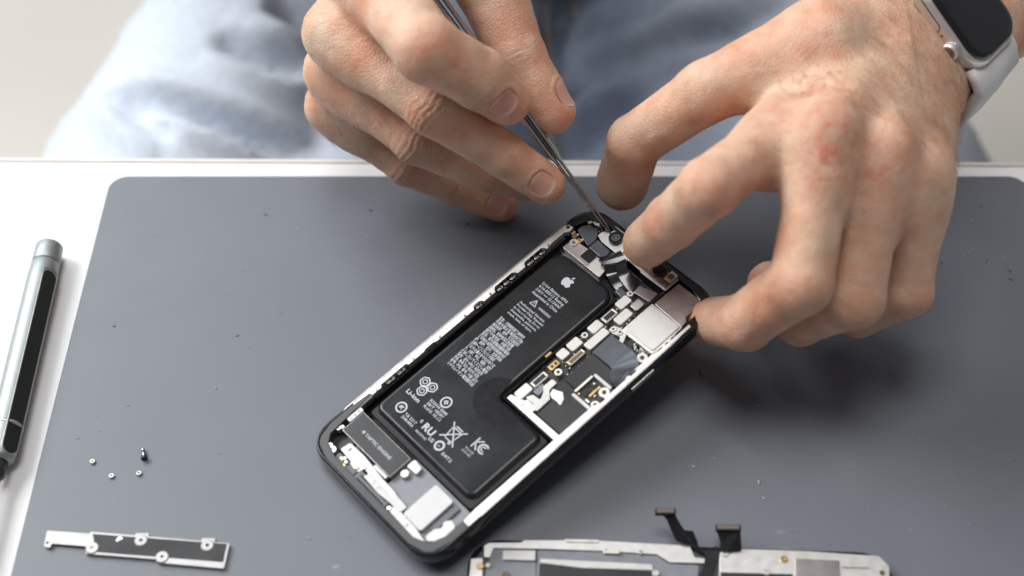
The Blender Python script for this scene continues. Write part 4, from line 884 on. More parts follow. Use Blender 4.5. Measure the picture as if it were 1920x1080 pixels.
for c, n_, ax, sd, wid, ln in NAILS:
    mb = MB(); nu, ns_ = 18, 15; vv = []; al = []
    grid = []
    for i in range(nu + 1):
        for j in range(ns_ + 1):
            a = (i / nu) * 2 - 1; s_1 = (j / ns_) * 2 - 1
            # map the square to the rounded nail outline
            u_ = a * ln / 2 * .98; hw = wid / 2 * .97 * (1 - abs(a) ** 4 * (.5 if a < 0 else .30)) ; s2_ = s_1 * hw
            u_ *= (1 - .24 * abs(s_1) ** 2.2 * (1 if a < 0 else .9) * abs(a))
            p = c + ax * u_ + sd * s2_; hit = bv.ray_cast(Vector(p + n_ * 9), Vector(-n_), 18)
            h_ = (Vector(hit[0]) - Vector(p)).dot(Vector(n_)) if hit[0] is not None else -3
            grid.append([u_, s2_, h_]); al.append(i / nu)
    g = np.array(grid).reshape(nu + 1, ns_ + 1, 3)
    # smooth, gently arched plate fitted to the skin under it
    A = np.stack([np.ones(g[..., 0].size), g[..., 0].ravel(), g[..., 1].ravel(), g[..., 0].ravel() ** 2, g[..., 1].ravel() ** 2, g[..., 0].ravel() * g[..., 1].ravel()], 1)
    ok_ = (g[..., 2].ravel() > -2.9) & (np.abs(g[..., 1].ravel()) < wid * .42)
    co_, *_ = np.linalg.lstsq(A[ok_], g[..., 2].ravel()[ok_], rcond=None); co_[4] = min(co_[4], -.03); hh = (A @ co_).reshape(nu + 1, ns_ + 1) + .35
    P0 = [c + ax * g[i, j, 0] + sd * g[i, j, 1] + n_ * hh[i, j] for i in range(nu + 1) for j in range(ns_ + 1)]
    P1 = [p - n_ * .5 for p in P0]; K_ = len(P0); W2 = ns_ + 1; fs = []
    for i in range(nu):
        for j in range(ns_):
            q = (i * W2 + j, (i + 1) * W2 + j, (i + 1) * W2 + j + 1, i * W2 + j + 1); fs.append(q[::-1]); fs.append(tuple(t + K_ for t in q))
    bd = [j for j in range(W2)] + [i * W2 + W2 - 1 for i in range(1, nu + 1)] + [nu * W2 + j for j in range(W2 - 2, -1, -1)] + [i * W2 for i in range(nu - 1, 0, -1)]
    for a, b__ in zip(bd, bd[1:] + bd[:1]): fs.append((a, b__, b__ + K_, a + K_))
    mb.add([tuple(p) for p in P0 + P1], fs, True); o = mb.build('fingernail', M['nail'], body)
    o.matrix_parent_inverse = Matrix.Identity(4)
    at_ = o.data.attributes.new('along', 'FLOAT', 'POINT'); at_.data.foreach_set('value', np.array(al + al, np.float32))
# ------------------------------------------------------------------ clothes, hair and watch
def fold_wave(s, per, sharp=2.0): return (1 - np.abs(np.sin(np.pi * s / per))) ** sharp
JP = []
def jp(a, b_, ra, rb): JP.append(('J', 'palm', np.array(a, float), np.array(b_, float), ra, rb))
jp((-90, 420, -150), (-216, 130, -190), 106, 88); jp((-20, 400, -160), (-92, 130, -200), 84, 84); jp((-200, 130, -190), (-195, 60, -640), 84, 66); jp((-92, 130, -200), (-130, 60, -640), 80, 66)
jp((110, 420, -150), (226, 130, -192), 100, 82); jp((70, 400, -165), (120, 130, -205), 80, 82); jp((226, 130, -192), (225, 60, -640), 82, 66); jp((120, 130, -205), (160, 60, -640), 80, 66)
jp((25, 445, -110), (25, 450, -40), 118, 122)
jx = axis_coords([(-330, 380, 4.5)]); jy = axis_coords([(-40, 600, 4.5)]); jz = axis_coords([(-730, -300, 12), (-300, 60, 4.5)])
DJ = eval_grid(jx, jy, jz, JP, ['palm']); VJ, FJ = surface_nets(DJ, jx, jy, jz); NJ = vnormals(VJ, FJ)
n_a = value_noise(VJ, .012, 5); n_b = value_noise(VJ, .03, 6); n_c = value_noise(VJ, .08, 7)
x_, y_, z_ = VJ.T; top = np.clip(NJ[:, 2] + .2, 0, 1)
left = np.clip((5 - x_) / 40, 0, 1); right = 1 - left
sR = (x_ * 157 - y_ * 150) / 217.0 + n_a * 16 + n_b * 5; sL = (x_ * 50 + y_ * 100) / 112 + n_a * 30 + n_b * 5
cr = np.exp(-(((x_ - 60) / 110) ** 2 + ((y_ - 300) / 110) ** 2))
dj = (fold_wave(sR, 42, 1.8) * 15 * right * (.25 + cr) + fold_wave(sL, 78, 5) * 14 * left * (.6 + .4 * n_b) + n_b * 1.6 + n_c * .8 + n_a * 4) * (.35 + .65 * top)
tmpb = BVHTree.FromPolygons([tuple(p) for p in VJ], [tuple(q) for q in FJ])
def groove(pts, dep, w):
    w3 = []
    for px_, py_ in pts:
        h_ = tmpb.ray_cast(Vector(CAM), Vector(P3(px_, py_, 1.0) - CAM).normalized(), 2000)
        if h_[0] is not None: w3.append(np.array(h_[0]))
    w3 = [np.array(q) for q in bez(w3, 5)]; K_ = len(w3) - 1; bd = np.full(len(VJ), 1e9); bs = np.zeros(len(VJ)); bt = np.zeros(len(VJ))
    for i, (a, b_) in enumerate(zip(w3, w3[1:])):
        t_ = np.clip(((VJ - a) @ (b_ - a)) / max((b_ - a) @ (b_ - a), 1e-6), 0, 1); v_ = VJ - a - t_[:, None] * (b_ - a); dl = np.linalg.norm(v_, axis=1)
        perp = np.cross(b_ - a, [0, 0, 1.]); perp /= max(np.linalg.norm(perp), 1e-6); u_ = dl < bd; bs = np.where(u_, v_ @ perp, bs); bt = np.where(u_, (i + t_) / K_, bt); bd = np.where(u_, dl, bd)
    fade = np.sin(np.pi * np.clip(bt, .0, 1)) ** .5 * np.clip(1.6 - bd / w / 3, 0, 1)
    g = fade * (-dep * np.exp(-(bd / w) ** 2) + dep * .45 * np.exp(-((np.abs(bs) - 2.2 * w) / (w * 1.3)) ** 2))
    return g
dj = dj * .3
for pts_, dp_, w_ in ((((235, 160), (262, 182), (346, 204), (474, 255), (560, 300)), 20, 6), (((150, 135), (204, 178), (255, 215), (330, 258)), 13, 6), (((400, 70), (492, 106), (580, 132)), 13, 7), (((500, 0), (560, 30), (620, 70)), 14, 9), (((1500, 4), (1391, 41), (1280, 76), (1180, 108), (1085, 134)), 18, 8), (((1312, 104), (1202, 130), (1120, 160), (1060, 190)), 14, 7), (((1400, 60), (1300, 120), (1211, 167), (1155, 220), (1076, 296)), 18, 9), (((1240, 20), (1150, 60), (1080, 80)), 8, 7), (((1000, 150), (1030, 100), (1040, 20)), 14, 8)):
    dj = dj + groove(pts_, dp_, w_)
gap = np.exp(-((x_ - 26) / 16) ** 2) * top * 16
VJ = VJ + NJ * dj[:, None]; VJ[:, 2] -= gap
m, nt, b = nmat('denim'); L = nt.links.new
tc = N(nt, 'ShaderNodeTexCoord'); ns = N(nt, 'ShaderNodeTexNoise', Scale=16.0, Detail=6.0); L(tc.outputs['Object'], ns.inputs['Vector'])
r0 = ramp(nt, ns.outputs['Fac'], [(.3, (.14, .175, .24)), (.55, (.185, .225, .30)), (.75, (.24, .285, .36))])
# light on the thighs and shade in the lap, painted into the denim colour
fa = N(nt, 'ShaderNodeAttribute'); fa.attribute_name = 'painted_light'; r = N(nt, 'ShaderNodeMixRGB'); L(fa.outputs['Fac'], r.inputs[0]); L(r0.outputs[0], r.inputs[1]); r.inputs[2].default_value = (.60, .66, .75, 1)
mp = N(nt, 'ShaderNodeMapping'); mp.inputs['Scale'].default_value = (900, 250, 250); mp.inputs['Rotation'].default_value = (0, 0, .8); L(tc.outputs['Object'], mp.inputs['Vector'])
n2 = N(nt, 'ShaderNodeTexNoise', Scale=1.0, Detail=3.0); L(mp.outputs[0], n2.inputs['Vector']); mxd = N(nt, 'ShaderNodeMixRGB'); mxd.blend_type = 'MULTIPLY'; mxd.inputs[0].default_value = .5
r2 = ramp(nt, n2.outputs['Fac'], [(.35, (.6, .62, .66)), (.65, (1, 1, 1))]); L(r.outputs[0], mxd.inputs[1]); L(r2.outputs[0], mxd.inputs[2]); L(mxd.outputs[0], b.inputs['Base Color'])
bp = N(nt, 'ShaderNodeBump'); bp.inputs['Strength'].default_value = .5; bp.inputs['Distance'].default_value = .0006; L(n2.outputs['Fac'], bp.inputs['Height']); L(bp.outputs[0], b.inputs['Normal'])
b.inputs['Roughness'].default_value = .85; b.inputs['Sheen Weight'].default_value = .15
M['denim'] = m
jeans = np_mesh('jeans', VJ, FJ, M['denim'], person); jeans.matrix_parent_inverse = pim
at_ = jeans.data.attributes.new('painted_light', 'FLOAT', 'POINT'); at_.data.foreach_set('value', (np.clip((np.abs(x_ - 25) - 36) / 100 + n_a * .12 + n_b * .03, 0, 1) * np.where(x_ < 25, 1, .75)).astype(np.float32))
jbv = BVHTree.FromPolygons([tuple(p) for p in VJ], [tuple(q) for q in FJ])
def drape(x, y, z0=60, off=1.5):
    h = jbv.ray_cast(Vector((x, y, z0)), Vector((0, 0, -1)), 600); return (h[0].x, h[0].y, h[0].z + off) if h[0] else (x, y, -150)
M['seam'] = simple('seam_thread', (.24, .22, .20), .8)
s_ = MB(); tube([drape(24 + 3 * math.sin(t), 215 + t * 9) for t in range(17)], 2.0, 6, s_)
o = s_.build('fly_seam', M['seam'], jeans); o.matrix_parent_inverse = Matrix.Identity(4)
s_ = MB()
for px0, px1 in ((-14, -2),): tube([drape(24 + 10 * math.sin(t / 9 * 1.5) ** .5 + 4, 372 - t * 7, off=1.2) for t in range(10)], 1.4, 5, s_)
o = s_.build('fly_seam', M['seam'], jeans); o.matrix_parent_inverse = Matrix.Identity(4)
# shirt over the torso and upper arms
SP = []
def sp_(a, b_, ra, rb): SP.append(('S', 'palm', np.array(a, float), np.array(b_, float), ra, rb))
sp_((-60, 455, 300), (-40, 445, 20), 112, 120); sp_((110, 455, 300), (90, 445, 20), 112, 120); sp_((25, 445, 60), (25, 445, -30), 134, 140)
for h in 'RL':
    sp_(SHO[h], SHO[h] + (ELB[h] - SHO[h]) * .8, 68, 60); sp_(SHO[h], (25, 455, 340), 68, 82)
tx = axis_coords([(-330, 400, 8)]); ty = axis_coords([(180, 640, 8)]); tz = axis_coords([(-220, 460, 8)])
DS = eval_grid(tx, ty, tz, SP, ['palm']); VS, FS = surface_nets(DS, tx, ty, tz); NS_ = vnormals(VS, FS); VS = VS + NS_ * (value_noise(VS, .02, 8) * 6 + value_noise(VS, .05, 9) * 2.5)[:, None]
M['shirt'] = simple('grey_shirt', (.14, .15, .17), .85, 0, bump=.6, bscale=900, scale=40)
shirt = np_mesh('shirt', VS, FS, M['shirt'], person); shirt.matrix_parent_inverse = pim

# fine pale hairs on the wrist and hand edges
random.seed(21); rs = np.random.RandomState(3); hb = MB()
cand = np.where((Pf[:, 0] > 92) & (Pf[:, 1] > -20) & (Nf @ HAND['Ln'] > -.35) & (owner == own[('L', 'palm')]))[0]
PfN = V[idxf]
ch2 = np.where((Pf[:, 0] < -20) & (Pf[:, 0] > -90) & (((owner == own[('R', 'pinky')]) | (owner == own[('R', 'ring')])) & (mm < .05) | (owner == own[('R', 'palm')])) & (Nf @ (CAM - np.array([-50, 40, 60])) > -60))[0]
def hair(p, n_, dirv, ln, hb):
    t = dirv - n_ * (dirv @ n_); t /= max(np.linalg.norm(t), 1e-6); pts = []
    for k in range(4): q = k / 3; pts.append(p + t * ln * q + n_ * (ln * .42 * q - ln * .18 * q * q))
    tube(pts, [.055, .05, .035, .012], 3, hb)
for k in rs.choice(cand, 1300): 
    hair(PfN[k], Nf[k], -WX * .35 + WY * .9 + rs.randn(3) * .25, rs.uniform(3, 8.0), hb)
fd_ = HAND['R']['pinky'][1][0] - HAND['R']['pinky'][0][0]; fd_ = fd_ / np.linalg.norm(fd_)
for k in rs.choice(ch2, 220): hair(PfN[k], Nf[k], fd_ + rs.randn(3) * .25 + np.array([0, 0, -.5]), rs.uniform(2, 4.5), hb)
M['hair'] = simple('fair_hair', (.36, .22, .12), .5)
hr = hb.build('body_hair', M['hair'], person); hr.matrix_parent_inverse = pim; tag(hr, kind='stuff')

# ---- smartwatch
wm4 = Matrix(((WX[0], WY[0], WN[0]), (WX[1], WY[1], WN[1]), (WX[2], WY[2], WN[2]))); 
WM = Matrix.Translation(Vector(WATCH) * S) @ wm4.to_4x4()
watch = empty('smartwatch', mat4=WM); tag(watch, 'smartwatch with dark rounded screen, pale metal case and white strap on the wrist', 'watch')
M['rose_alu'] = simple('pale_rose_aluminium', (.74, .68, .66), .38, .75, bump=.05, var=.02)
M['strap'] = simple('white_rubber', (.76, .745, .74), .5, 0, var=.02, bump=.05)
M['watch_glass'] = simple('watch_glass', (.018, .018, .02), .07, 0, coat=.6, var=.02); M['watch_edge'] = simple('watch_glass_edge', (.008, .008, .009), .12, 0, coat=.5)
def wr_(d, r=10.0, n=8): return rect(-17 + d, -20 + d, 17 - d, 20 - d, r - d * .8, n)
cs = MB(); cs.add(*loft([(wr_(3.4), -4.4), (wr_(1.6), -3.9), (wr_(.5), -2.6), (wr_(0), -1.0), (wr_(0), .9), (wr_(.35), 2.3), (wr_(1.1), 3.3), (wr_(1.7), 3.55)], True, True), True); cs.build('case', M['rose_alu'], watch)
gl = MB(); gl.add(*loft([(wr_(1.8), 3.3), (wr_(1.85), 4.0), (wr_(2.4), 4.65), (wr_(3.4), 5.05), (wr_(4.6), 5.25)], False, True), True); go = gl.build('screen_edge', M['watch_edge'], watch)
gl = MB(); gl.add(*loft([(wr_(3.6, 10.5), 5.1), (wr_(3.7, 10.5), 5.16), (wr_(4.8), 5.34), (wr_(7), 5.42)], False, True), True); gl.build('screen', M['watch_glass'], watch)
def side_cyl(name, y, r_, x0, x1, mat, z=-.2, n=28, parent=None, bev=.25, knurl=False):
    mb = MB(); v = []; f = []; prof = [(x0, r_), (x1 + bev, r_), (x1, r_ - bev)]
    for xx, q in prof:
        for k in range(n):
            a = 2 * math.pi * k / n; q2 = q * (1 - (.03 if knurl and k % 2 else 0)); v.append((xx, y + q2 * math.cos(a), z + q2 * math.sin(a)))
    for i in range(2):
        for k in range(n): f.append((i * n + k, i * n + (k + 1) % n, (i + 1) * n + (k + 1) % n, (i + 1) * n + k))
    f.append(tuple(range(2 * n, 3 * n))); mb.add(v, f, False); return mb.build(name, M[mat], parent or watch)
cr_ = side_cyl('crown', 7.4, 3.4, -16.4, -19.4, 'rose_alu', n=56, knurl=True, bev=.5)
side_cyl('crown_face', 7.4, 2.4, -19.2, -19.5, 'brown_flex', parent=cr_, bev=.1)
side_cyl('microphone_hole', 1.2, .42, -16.6, -17.03, 'lens_black', bev=.02)
mb = MB(); pl = [(q[0], q[1]) for q in rect(-7.0, -1.6, 7.0, 1.6, 1.55, 6)]
v, f = loft([(pl, 0), (pl, .28), (inset(pl, .15), .36)], False, True); mb.add([(-16.85 - z, x - 8.2, y - .3) for x, y, z in v], f, False); mb.build('side_button', M['rose_alu'], watch)
mb = MB(); pl2 = rect(-7.25, -1.85, 7.25, 1.85, 1.8, 6); v, f = loft([(pl2, 0), (pl2, .12)], False, True); mb.add([(-16.93 - z, x - 8.2, y - .3) for x, y, z in v], f, False); mb.build('button_surround', M['watch_edge'], watch)
# strap: leaves both ends of the case and goes round the wrist
A_, B_ = 35.5, 25.0; pts = []; wd = []
for k in range(49):
    a = R(52) + (2 * math.pi - 2 * R(52)) * k / 48
    pts.append((0, A_ * math.sin(a) * (1.0), -26.5 + B_ * math.cos(a) + 2.0 * math.exp(-((a - R(52)) / .35) ** 2) + 2.0 * math.exp(-((2 * math.pi - R(52) - a) / .35) ** 2)))
    t = min(k, 48 - k) / 8; wd.append(31 - 8 * min(1, t) ** .6)
pts = [(0, 17.5, -1.6), (0, 22.5, -2.2), (0, 27.5, -4.6)] + pts[1:-1] + [(0, -27.5, -4.6), (0, -22.5, -2.2), (0, -17.5, -1.6)]; wd = [30.5, 30, 28.5] + wd[1:-1] + [28.5, 30, 30.5]
mb = MB(); v = []; f = []; n = len(pts); Pv = [Vector(p) for p in pts]; sec = [(-.5, -.25), (-.46, -.5), (.46, -.5), (.5, -.25), (.5, .2), (.46, .5), (0, .62), (-.46, .5), (-.5, .2)]; ms = len(sec)
for i, p in enumerate(Pv):
    t = (Pv[min(i + 1, n - 1)] - Pv[max(i - 1, 0)]).normalized(); nn = Vector((1, 0, 0)).cross(t); nn.normalize()
    if nn.dot(p - Vector((0, 0, -26.5))) < 0: nn = -nn
    for a, b_ in sec: v.append(p + Vector((1, 0, 0)) * wd[i] * a + nn * (3.4 if 3 < i < n - 4 else 4.6) * b_)
for i in range(n - 1):
    for j in range(ms): f.append((i * ms + j, i * ms + (j + 1) % ms, (i + 1) * ms + (j + 1) % ms, (i + 1) * ms + j))
f.append(tuple(range(ms))[::-1]); f.append(tuple(range((n - 1) * ms, n * ms))); mb.add(v, f, True); mb.build('strap', M['strap'], watch)
# ------------------------------------------------------------------ tweezers
tip = ph(17.0, 138.2, -.55); tip = np.array(tip)
K1 = P3(1043, 292, 529.5); K2 = P3(980, 205, 525.5); K3 = P3(880, 72, 517); K4 = P3(815, -15, 512); K5 = P3(640, -250, 496)
tw = empty('tweezers', tuple(tip)); tag(tw, 'pointed steel tweezers held between thumb and fingers, tips at the camera bracket', 'tweezers')
axv = K4 - tip; axv /= np.linalg.norm(axv); vw = (CAM - K2); vw /= np.linalg.norm(vw); sp = np.cross(axv, vw); sp /= np.linalg.norm(sp); wv = np.cross(sp, axv)
if sp[0] < 0: sp = -sp
tl = np.linalg.norm(K4 - tip); Lk = np.linalg.norm(K1 - tip)
for s in (-1, 1):
    # stations: distance along, gap from the middle, arm thickness, arm depth
    st = [(0, .08, .4, .6), (4, .15, .65, 1.2), (10, .16, .9, 2.0), (18, .16, 1.1, 2.8), (Lk - 6, .16, 1.25, 3.8), (Lk - 2.5, .16, 1.35, 4.4), (Lk, .16, 1.85, 5.4), (Lk + 3, .16, 2.05, 6.4), (Lk + 16, .2, 2.05, 7.2), (tl * .8, .35, 1.85, 8), (tl + 10, .4, 1.85, 8), (tl + 45, .3, 1.8, 7.5)]
    v = []; f = []; mb = MB()
    for q, g, th, dp in st:
        c = tip + axv * q + sp * s * (g + th / 2) - tip
        if s < 0: c = c + wv * .0
        e = min(th * .22, dp * .2)
        for a, b_ in ((-.5, -.5 + .18), (-.5 + .18, -.5), (.5 - .18, -.5), (.5, -.5 + .18), (.5, .5 - .3), (.5 - .3, .5), (-.5 + .3, .5), (-.5, .5 - .3)): v.append(c + sp * th * a + wv * dp * b_)
    for i in range(len(st) - 1):
        for j in range(8): f.append((i * 8 + j, i * 8 + (j + 1) % 8, (i + 1) * 8 + (j + 1) % 8, (i + 1) * 8 + j))
    f.append(tuple(range(8))[::-1]); f.append(tuple(range((len(st) - 1) * 8, len(st) * 8))); mb.add([tuple(p) for p in v], f, False); mb.build('arm', M['tweezer_steel'], tw)

# ------------------------------------------------------------------ screwdriver lying on the table
a0 = PZ(93, 462, 4.2); a1 = PZ(-2, 862, 4.2); dv = (a1 - a0); ln = np.linalg.norm(dv); dv /= ln; rz = math.atan2(dv[1], dv[0])
sd_ = empty('screwdriver', (a0[0], a0[1], -1.9), rz); tag(sd_, 'slim grey aluminium screwdriver with a dark inlaid panel, lying on the white table', 'screwdriver')
M['gun_alu'] = simple('grey_aluminium', (.36, .39, .39), .5, .7, bump=.25, bscale=2500, var=.06); M['inlay'] = simple('dark_inlay', (.022, .027, .025), .75, 0, bump=.4, spec=.25)
def lathe(prof, n=40, cz=5.9, mb=None, smooth=True, flat=None):
    mb = mb or MB(); v = []; f = []
    for x, r_ in prof:
        for k in range(n):
            a = 2 * math.pi * k / n
            y_, z_ = r_ * math.cos(a), r_ * math.sin(a)
            if flat and flat[0] < x < flat[1]:
                h_ = y_ * math.cos(flat[2]) + z_ * math.sin(flat[2])
                if h_ > flat[3]: y_ -= (h_ - flat[3]) * math.cos(flat[2]); z_ -= (h_ - flat[3]) * math.sin(flat[2])
            v.append((x, y_, cz + z_))
    for i in range(len(prof) - 1):
        for k in range(n): f.append((i * n + (k + 1) % n, i * n + k, (i + 1) * n + k, (i + 1) * n + (k + 1) % n))
    f.append(tuple(range(n))); f.append(tuple(range((len(prof) - 1) * n, len(prof) * n))[::-1]); mb.add(v, f, smooth); return mb
ia = R(38)
lathe([(0, 4.6), (.15, 5.15), (.6, 5.45), (9.2, 5.55), (9.4, 5.4)]).build('end_cap', M['gun_alu'], sd_)
lathe([(9.4, 5.2), (9.75, 5.2)]).build('cap_joint', M['black_matte'], sd_)
lathe([(9.75, 5.4), (9.95, 5.55), (15, 5.75), (15.3, 5.78), (15.4, 5.8), (20, 5.85), (ln - 16, 5.85), (ln - 6, 5.7), (ln - .6, 5.2), (ln - .5, 5.2), (ln - .2, 4.9), (ln + 1, 3.9)], n=120, flat=(15.35, ln - .55, ia, 5.0)).build('handle', M['gun_alu'], sd_)
lathe([(ln + 1, 3.4), (ln + 7, 3.2), (ln + 8, 2.2), (ln + 40, 2.0), (ln + 41, 1.2), (ln + 46, .9)]).build('shaft', M['chip'], sd_)
lathe([(ln - 14.2, 5.9), (ln - 13.7, 5.94), (ln - 13.2, 5.9)], cz=5.9).build('handle_seam', M['bright'], sd_)
# inlay: a flat dark strip with a raised bright rim, set on the side that faces the room
def on_handle(x, w, h): # w across, h out
    c, s2 = math.cos(ia), math.sin(ia); return (x, h * c - w * s2, 5.9 + h * s2 + w * c)
def strip(name, x0, x1, hw, h0, h1, mat):
    pl = rect(x0, -hw, x1, hw, hw * .98, 8); v, f = loft([(pl, h0), (pl, h1)], True, True); mb = MB(); mb.add([on_handle(x, y, z) for x, y, z in v], f); return mb.build(name, M[mat], sd_)
strip('inlay_rim', 15.5, ln - .5, 3.35, 3.5, 5.2, 'bright'); strip('inlay', 16.0, ln - 1.0, 3.0, 4.0, 5.28, 'inlay')

# ------------------------------------------------------------------ connector cover plate on the mat
def K7(x, y, z): p = PZ(x / 4.1543, 820 + y / 4.1543, z); return p[0], p[1]
o0 = K7(1180, 880, 0); cp = empty('cover_plate', (o0[0], o0[1], 0)); tag(cp, 'small silver shield plate with a black adhesive face and screw holes, lying on the mat', 'metal plate')
def kpoly(pts, z): return [(K7(x, y, z)[0] - o0[0], K7(x, y, z)[1] - o0[1]) for x, y in pts]
def kslab(name, pts, z0, z1, mat, r=.3, bev=.08):
    mb = MB(); slab(rnd(kpoly(pts, z1), r, 4), z0, z1, bev, mb); return mb.build(name, M[mat], cp)
kslab('tongue', [(365, 725), (715, 750), (700, 852), (402, 828), (392, 862), (340, 850)], 1.0, 1.35, 'plate_metal', .5)
kslab('plate', [(700, 733), (1790, 825), (1745, 1022), (1295, 982), (1235, 972), (1225, 950), (665, 906)], .15, 1.45, 'plate_metal', .5)
kslab('adhesive_face', [(722, 752), (1768, 830), (1738, 972), (745, 893)], 1.45, 1.52, 'black_soft', .1, .02)
for x, y, n_ in ((718, 862, 0), (1098, 803, 1), (1262, 932, 0), (1615, 842, 1)):
    c = kpoly([(x, y)], 1.6)[0]; r_ = 2.35
    mb = MB(); disc(c[0], c[1], r_, .3, 1.85, .35, 28, mb, .62, 1.0); o = mb.build('screw_seat', M['plate_metal'], cp)
    mb = MB(); slab([(c[0] - r_, c[1]), (c[0] + r_, c[1]), (c[0] + r_, c[1] + (3.0 if n_ else -2.6)), (c[0] - r_, c[1] + (3.0 if n_ else -2.6))], .3, 1.5, .1, mb)
    if n_: mb.build('seat_tab', M['plate_metal'], cp)
    mb = MB(); disc(c[0], c[1], .58, 1.0, 1.2, .02, 12, mb); mb.build('hole_shadow', M['chip'], o)
c = kpoly([(368, 820)], 1.4)[0]; mb = MB(); disc(c[0], c[1], .5, 1.0, 1.42, .02, 12, mb); mb.build('hole', M['chip'], cp)
mb = MB(); q = kpoly([(900, 800), (925, 768), (958, 780), (955, 800), (935, 800), (912, 822)], 1.6); slab(rnd(q, .5, 3), 1.5, 1.75, .12, mb); mb.build('pale_blob', M['torn'], cp)  # small pale raised blob on the adhesive face

# ------------------------------------------------------------------ loose screws
def screw_head(x, y, label, rz):
    p = PZ(x, y, .5); e = empty('screw', (p[0], p[1], .02), rz); tag(e, label, 'screw', 'loose screws on the mat')
    mb = MB(); disc(0, 0, 1.02, .25, .9, .2, 24, mb, .45, .3); mb.build('head', M['brass_screw'], e)
    mb = MB(); mb2 = [(.42, .12), (.12, .42)]
    for w, h in mb2: slab(rect(-w, -h, w, h), .5, .62 + (.01 if w > h else 0), 0, mb)
    mb.build('cross_recess', M['chip'], e)
    mb = MB(); disc(0, 0, .55, 0, .25, .02, 14, mb); mb.build('shank', M['steel'], e)
screw_head(173.5, 865.5, 'tiny silver screw standing on its end, leftmost of the loose screws on the mat', .3)
screw_head(209, 892.5, 'tiny silver screw nearest to the silver shield plate, lowest of the loose screws', 1.0)
screw_head(260.5, 887.5, 'tiny silver screw directly below the dark screw with blue thread coating', .7)
p = PZ(270, 857, 1.0); q = PZ(267.6, 838.5, 1.0); d_ = q - p; rz = math.atan2(d_[1], d_[0]); e = empty('screw', (p[0], p[1], .0), rz)
tag(e, 'longer dark headed screw lying on its side with blue thread coating', 'screw', 'loose screws on the mat')
lathe([(-1.0, 1.0), (-.9, 1.15), (.1, 1.2), (.2, .95)], 22, 1.15).build('head', M['chip'], e)
th = [(.2, .62)]
for k in range(14): th += [(.3 + k * .26, .62 if k % 2 else .5)]
lathe(th, 16, 1.0).build('shank', M['steel'], e); lathe([(1.7, .66), (1.8, .68), (2.9, .68), (3.0, .64)], 16, 1.0).build('thread_coating', M['blue_part'], e)

M['tan_part'] = simple('tan_connector', (.14, .115, .085), .6)
# ------------------------------------------------------------------ the removed screen panel in the foreground
def K6(x, y, z): p = PZ(860 + x / 2.2857, 930 + y / 2.2857, z); return p[0], p[1]
o1 = K6(960, 300, 0); sc_p = empty('screen_panel', (o1[0], o1[1], 0)); tag(sc_p, 'removed phone screen lying face down with silver brackets and black flex cables', 'phone screen')
# frame of the panel: x along its long top edge
e0 = np.array(K6(150, 183, 2.8)); e1 = np.array(K6(1720, 236, 2.8)); ux = (e1 - e0) / np.linalg.norm(e1 - e0); uy = np.array([-ux[1], ux[0]])
def kp(pts, z): return [(K6(x, y, z)[0] - o1[0], K6(x, y, z)[1] - o1[1]) for x, y in pts]
L0 = np.array(K6(38, 300, 2.8)); R0 = np.array(K6(1862, 320, 2.8)); wL = (L0 - e0) @ ux; wR = (R0 - e0) @ ux
def loc6(a, b_): q = e0 + ux * a + uy * b_; return (q[0] - o1[0], q[1] - o1[1])
pan = rnd([loc6(wL, -70.5), loc6(wR, -70.5), loc6(wR, 0), loc6(wL, 0)], 11, 10)
mb = MB(); mb.add(*loft([(inset(pan, 1.2), .05), (inset(pan, .2), .6), (pan, 1.3), (pan, 2.0), (inset(pan, .35), 2.4), (inset(pan, 1.0), 2.5)], True, True), True); mb.build('glass', M['black_gloss'], sc_p)
def ks(name, pts, z0, z1, mat, r=.6, bev=.15):
    mb = MB(); slab(rnd(kp(pts, z1), r, 4), z0, z1, bev, mb); return mb.build(name, M[mat], sc_p)
inp = inset(pan, 2.2); mb = MB(); slab(inp, 2.4, 2.75, .1, mb); mb.build('inner_frame', M['rim_plastic'], sc_p)
ks('bracket_strip', [(108, 212), (130, 200), (270, 198), (280, 188), (600, 190), (840, 204), (990, 212), (1012, 262), (1058, 268), (1060, 288), (905, 284), (850, 250), (640, 236), (350, 226), (150, 222), (135, 262), (108, 262)], 2.7, 3.7, 'silver_alu', .5)
ks('side_tab', [(52, 268), (104, 264), (100, 420), (40, 420)], 2.7, 3.6, 'silver_alu')
ks('grey_shield', [(150, 226), (330, 230), (335, 420), (104, 420), (120, 300)], 2.7, 3.1, 'mid_grey')
ks('sensor_block', [(190, 232), (330, 234), (328, 276), (188, 272)], 3.1, 4.1, 'white_metal', .4)
ks('slate_plate', [(336, 232), (640, 240), (850, 256), (900, 290), (1030, 296), (1020, 420), (336, 420)], 2.7, 3.15, 'mid_grey')
ks('white_band', [(350, 268), (830, 292), (834, 318), (530, 308), (350, 286)], 3.15, 3.6, 'white_metal', .3)
ks('black_backing', [(345, 290), (528, 304), (828, 322), (828, 440), (340, 440)], 3.15, 3.45, 'black_soft', .3)
ks('backing_plate', [(1118, 232), (1150, 224), (1500, 236), (1700, 250), (1800, 256), (1846, 300), (1850, 420), (1118, 420)], 2.7, 3.5, 'silver_alu')
ks('tinted_plate', [(1442, 268), (1632, 276), (1640, 420), (1440, 420)], 3.5, 3.8, 'warm_plate', .3)
ks('black_backing', [(1122, 326), (1432, 334), (1430, 440), (1118, 440)], 3.5, 3.75, 'black_soft', .3)
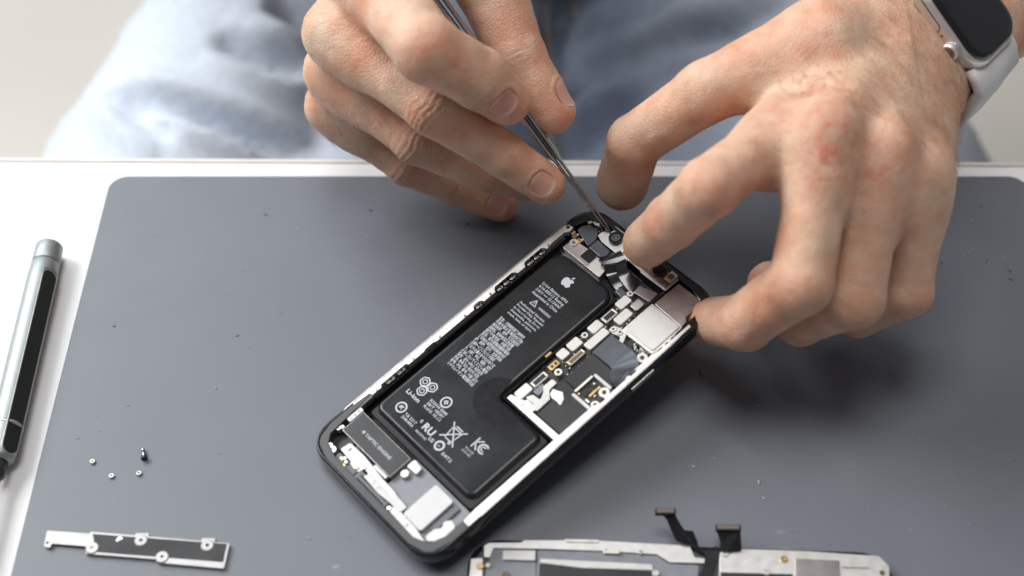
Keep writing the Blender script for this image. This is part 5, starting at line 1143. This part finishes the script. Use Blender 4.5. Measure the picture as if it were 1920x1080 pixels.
for x, y, r_, mt in ((92, 300, 1.3, 'gold'), (125, 296, .9, 'bright'), (1395, 270, 1.3, 'gold'), (1140, 245, 1.3, 'bright'), (780, 240, .9, 'bright'), (630, 234, .9, 'bright'), (200, 338, 1.4, 'brown_flex'), (290, 246, .8, 'chip'), (1815, 328, .9, 'brown_flex'), (1320, 326, 1.2, 'bright'), (845, 330, 1.2, 'satin')):
    c = kp([(x, y)], 3.9)[0]; mb = MB(); disc(c[0], c[1], r_, 2.8, 4.0, .15, 20, mb, r_ * .4, .3); mb.build('screw', M[mt], sc_p)
for x0, y0, x1, y1 in ((455, 184, 600, 196), (620, 232, 690, 244), (1640, 300, 1760, 304)): ks('clip', [(x0, y0), (x1, y0 + 3), (x1, y1 + 3), (x0, y1)], 3.5, 4.2, 'brass_screw', .3, .1)
# black flex cables rising from the panel, each with a tan connector on its end
def kv(x, y, z): p = PZ(860 + x / 2.2857, 930 + y / 2.2857, z); return (p[0] - o1[0], p[1] - o1[1], p[2])
def kslab3(name, pts, th, mat, n=0):
    """thin sheet through points (x, y, z), thickened downwards"""
    top = [Vector(kv(*p)) for p in pts]; k = len(top); mb = MB(); bot = [t - Vector((0, 0, th)) for t in top]
    f = [tuple(range(k)), tuple(range(k, 2 * k))[::-1]] + [(i, i + k, (i + 1) % k + k, (i + 1) % k) for i in range(k)]
    mb.add(top + bot, f); return mb.build(name, M[mat], sc_p)
zr = lambda y: 3.9 + max(0, 230 - y) * .045
ca = [(872, 78), (925, 72), (950, 120), (968, 146), (1005, 150), (1022, 190), (1030, 225), (1060, 232), (1105, 215), (1122, 232), (1112, 262), (1085, 343), (1040, 440), (985, 440), (1030, 343), (1052, 290), (1056, 255), (1020, 238), (996, 212), (960, 205), (932, 190), (912, 150), (892, 100)]
kslab3('flex_cable', [(x, y, zr(y)) for x, y in ca], .3, 'black_matte')
kslab3('flex_cable', [(x, y, zr(y) + .6) for x, y in [(1104, 140), (1208, 140), (1213, 232), (1150, 240), (1116, 234), (1122, 200)]], .3, 'black_matte')
for (x, y, w) in ((886, 68, 7.2), (1155, 138, 8.8)):
    c = Vector(kv(x, y, zr(y) + .4)); mb = MB(); slab(rect(c.x - w / 2, c.y - 1.3, c.x + w / 2, c.y + 1.1, .5), c.z - .5, c.z + .7, .15, mb); o = mb.build('cable_connector', M['black_matte'], sc_p)
    mb = MB(); slab(rect(c.x - w / 2 + .6, c.y - .8, c.x + w / 2 - .6, c.y + .8, .3), c.z + .7, c.z + .9, .1, mb); mb.build('connector_face', M['tan_part'], o)
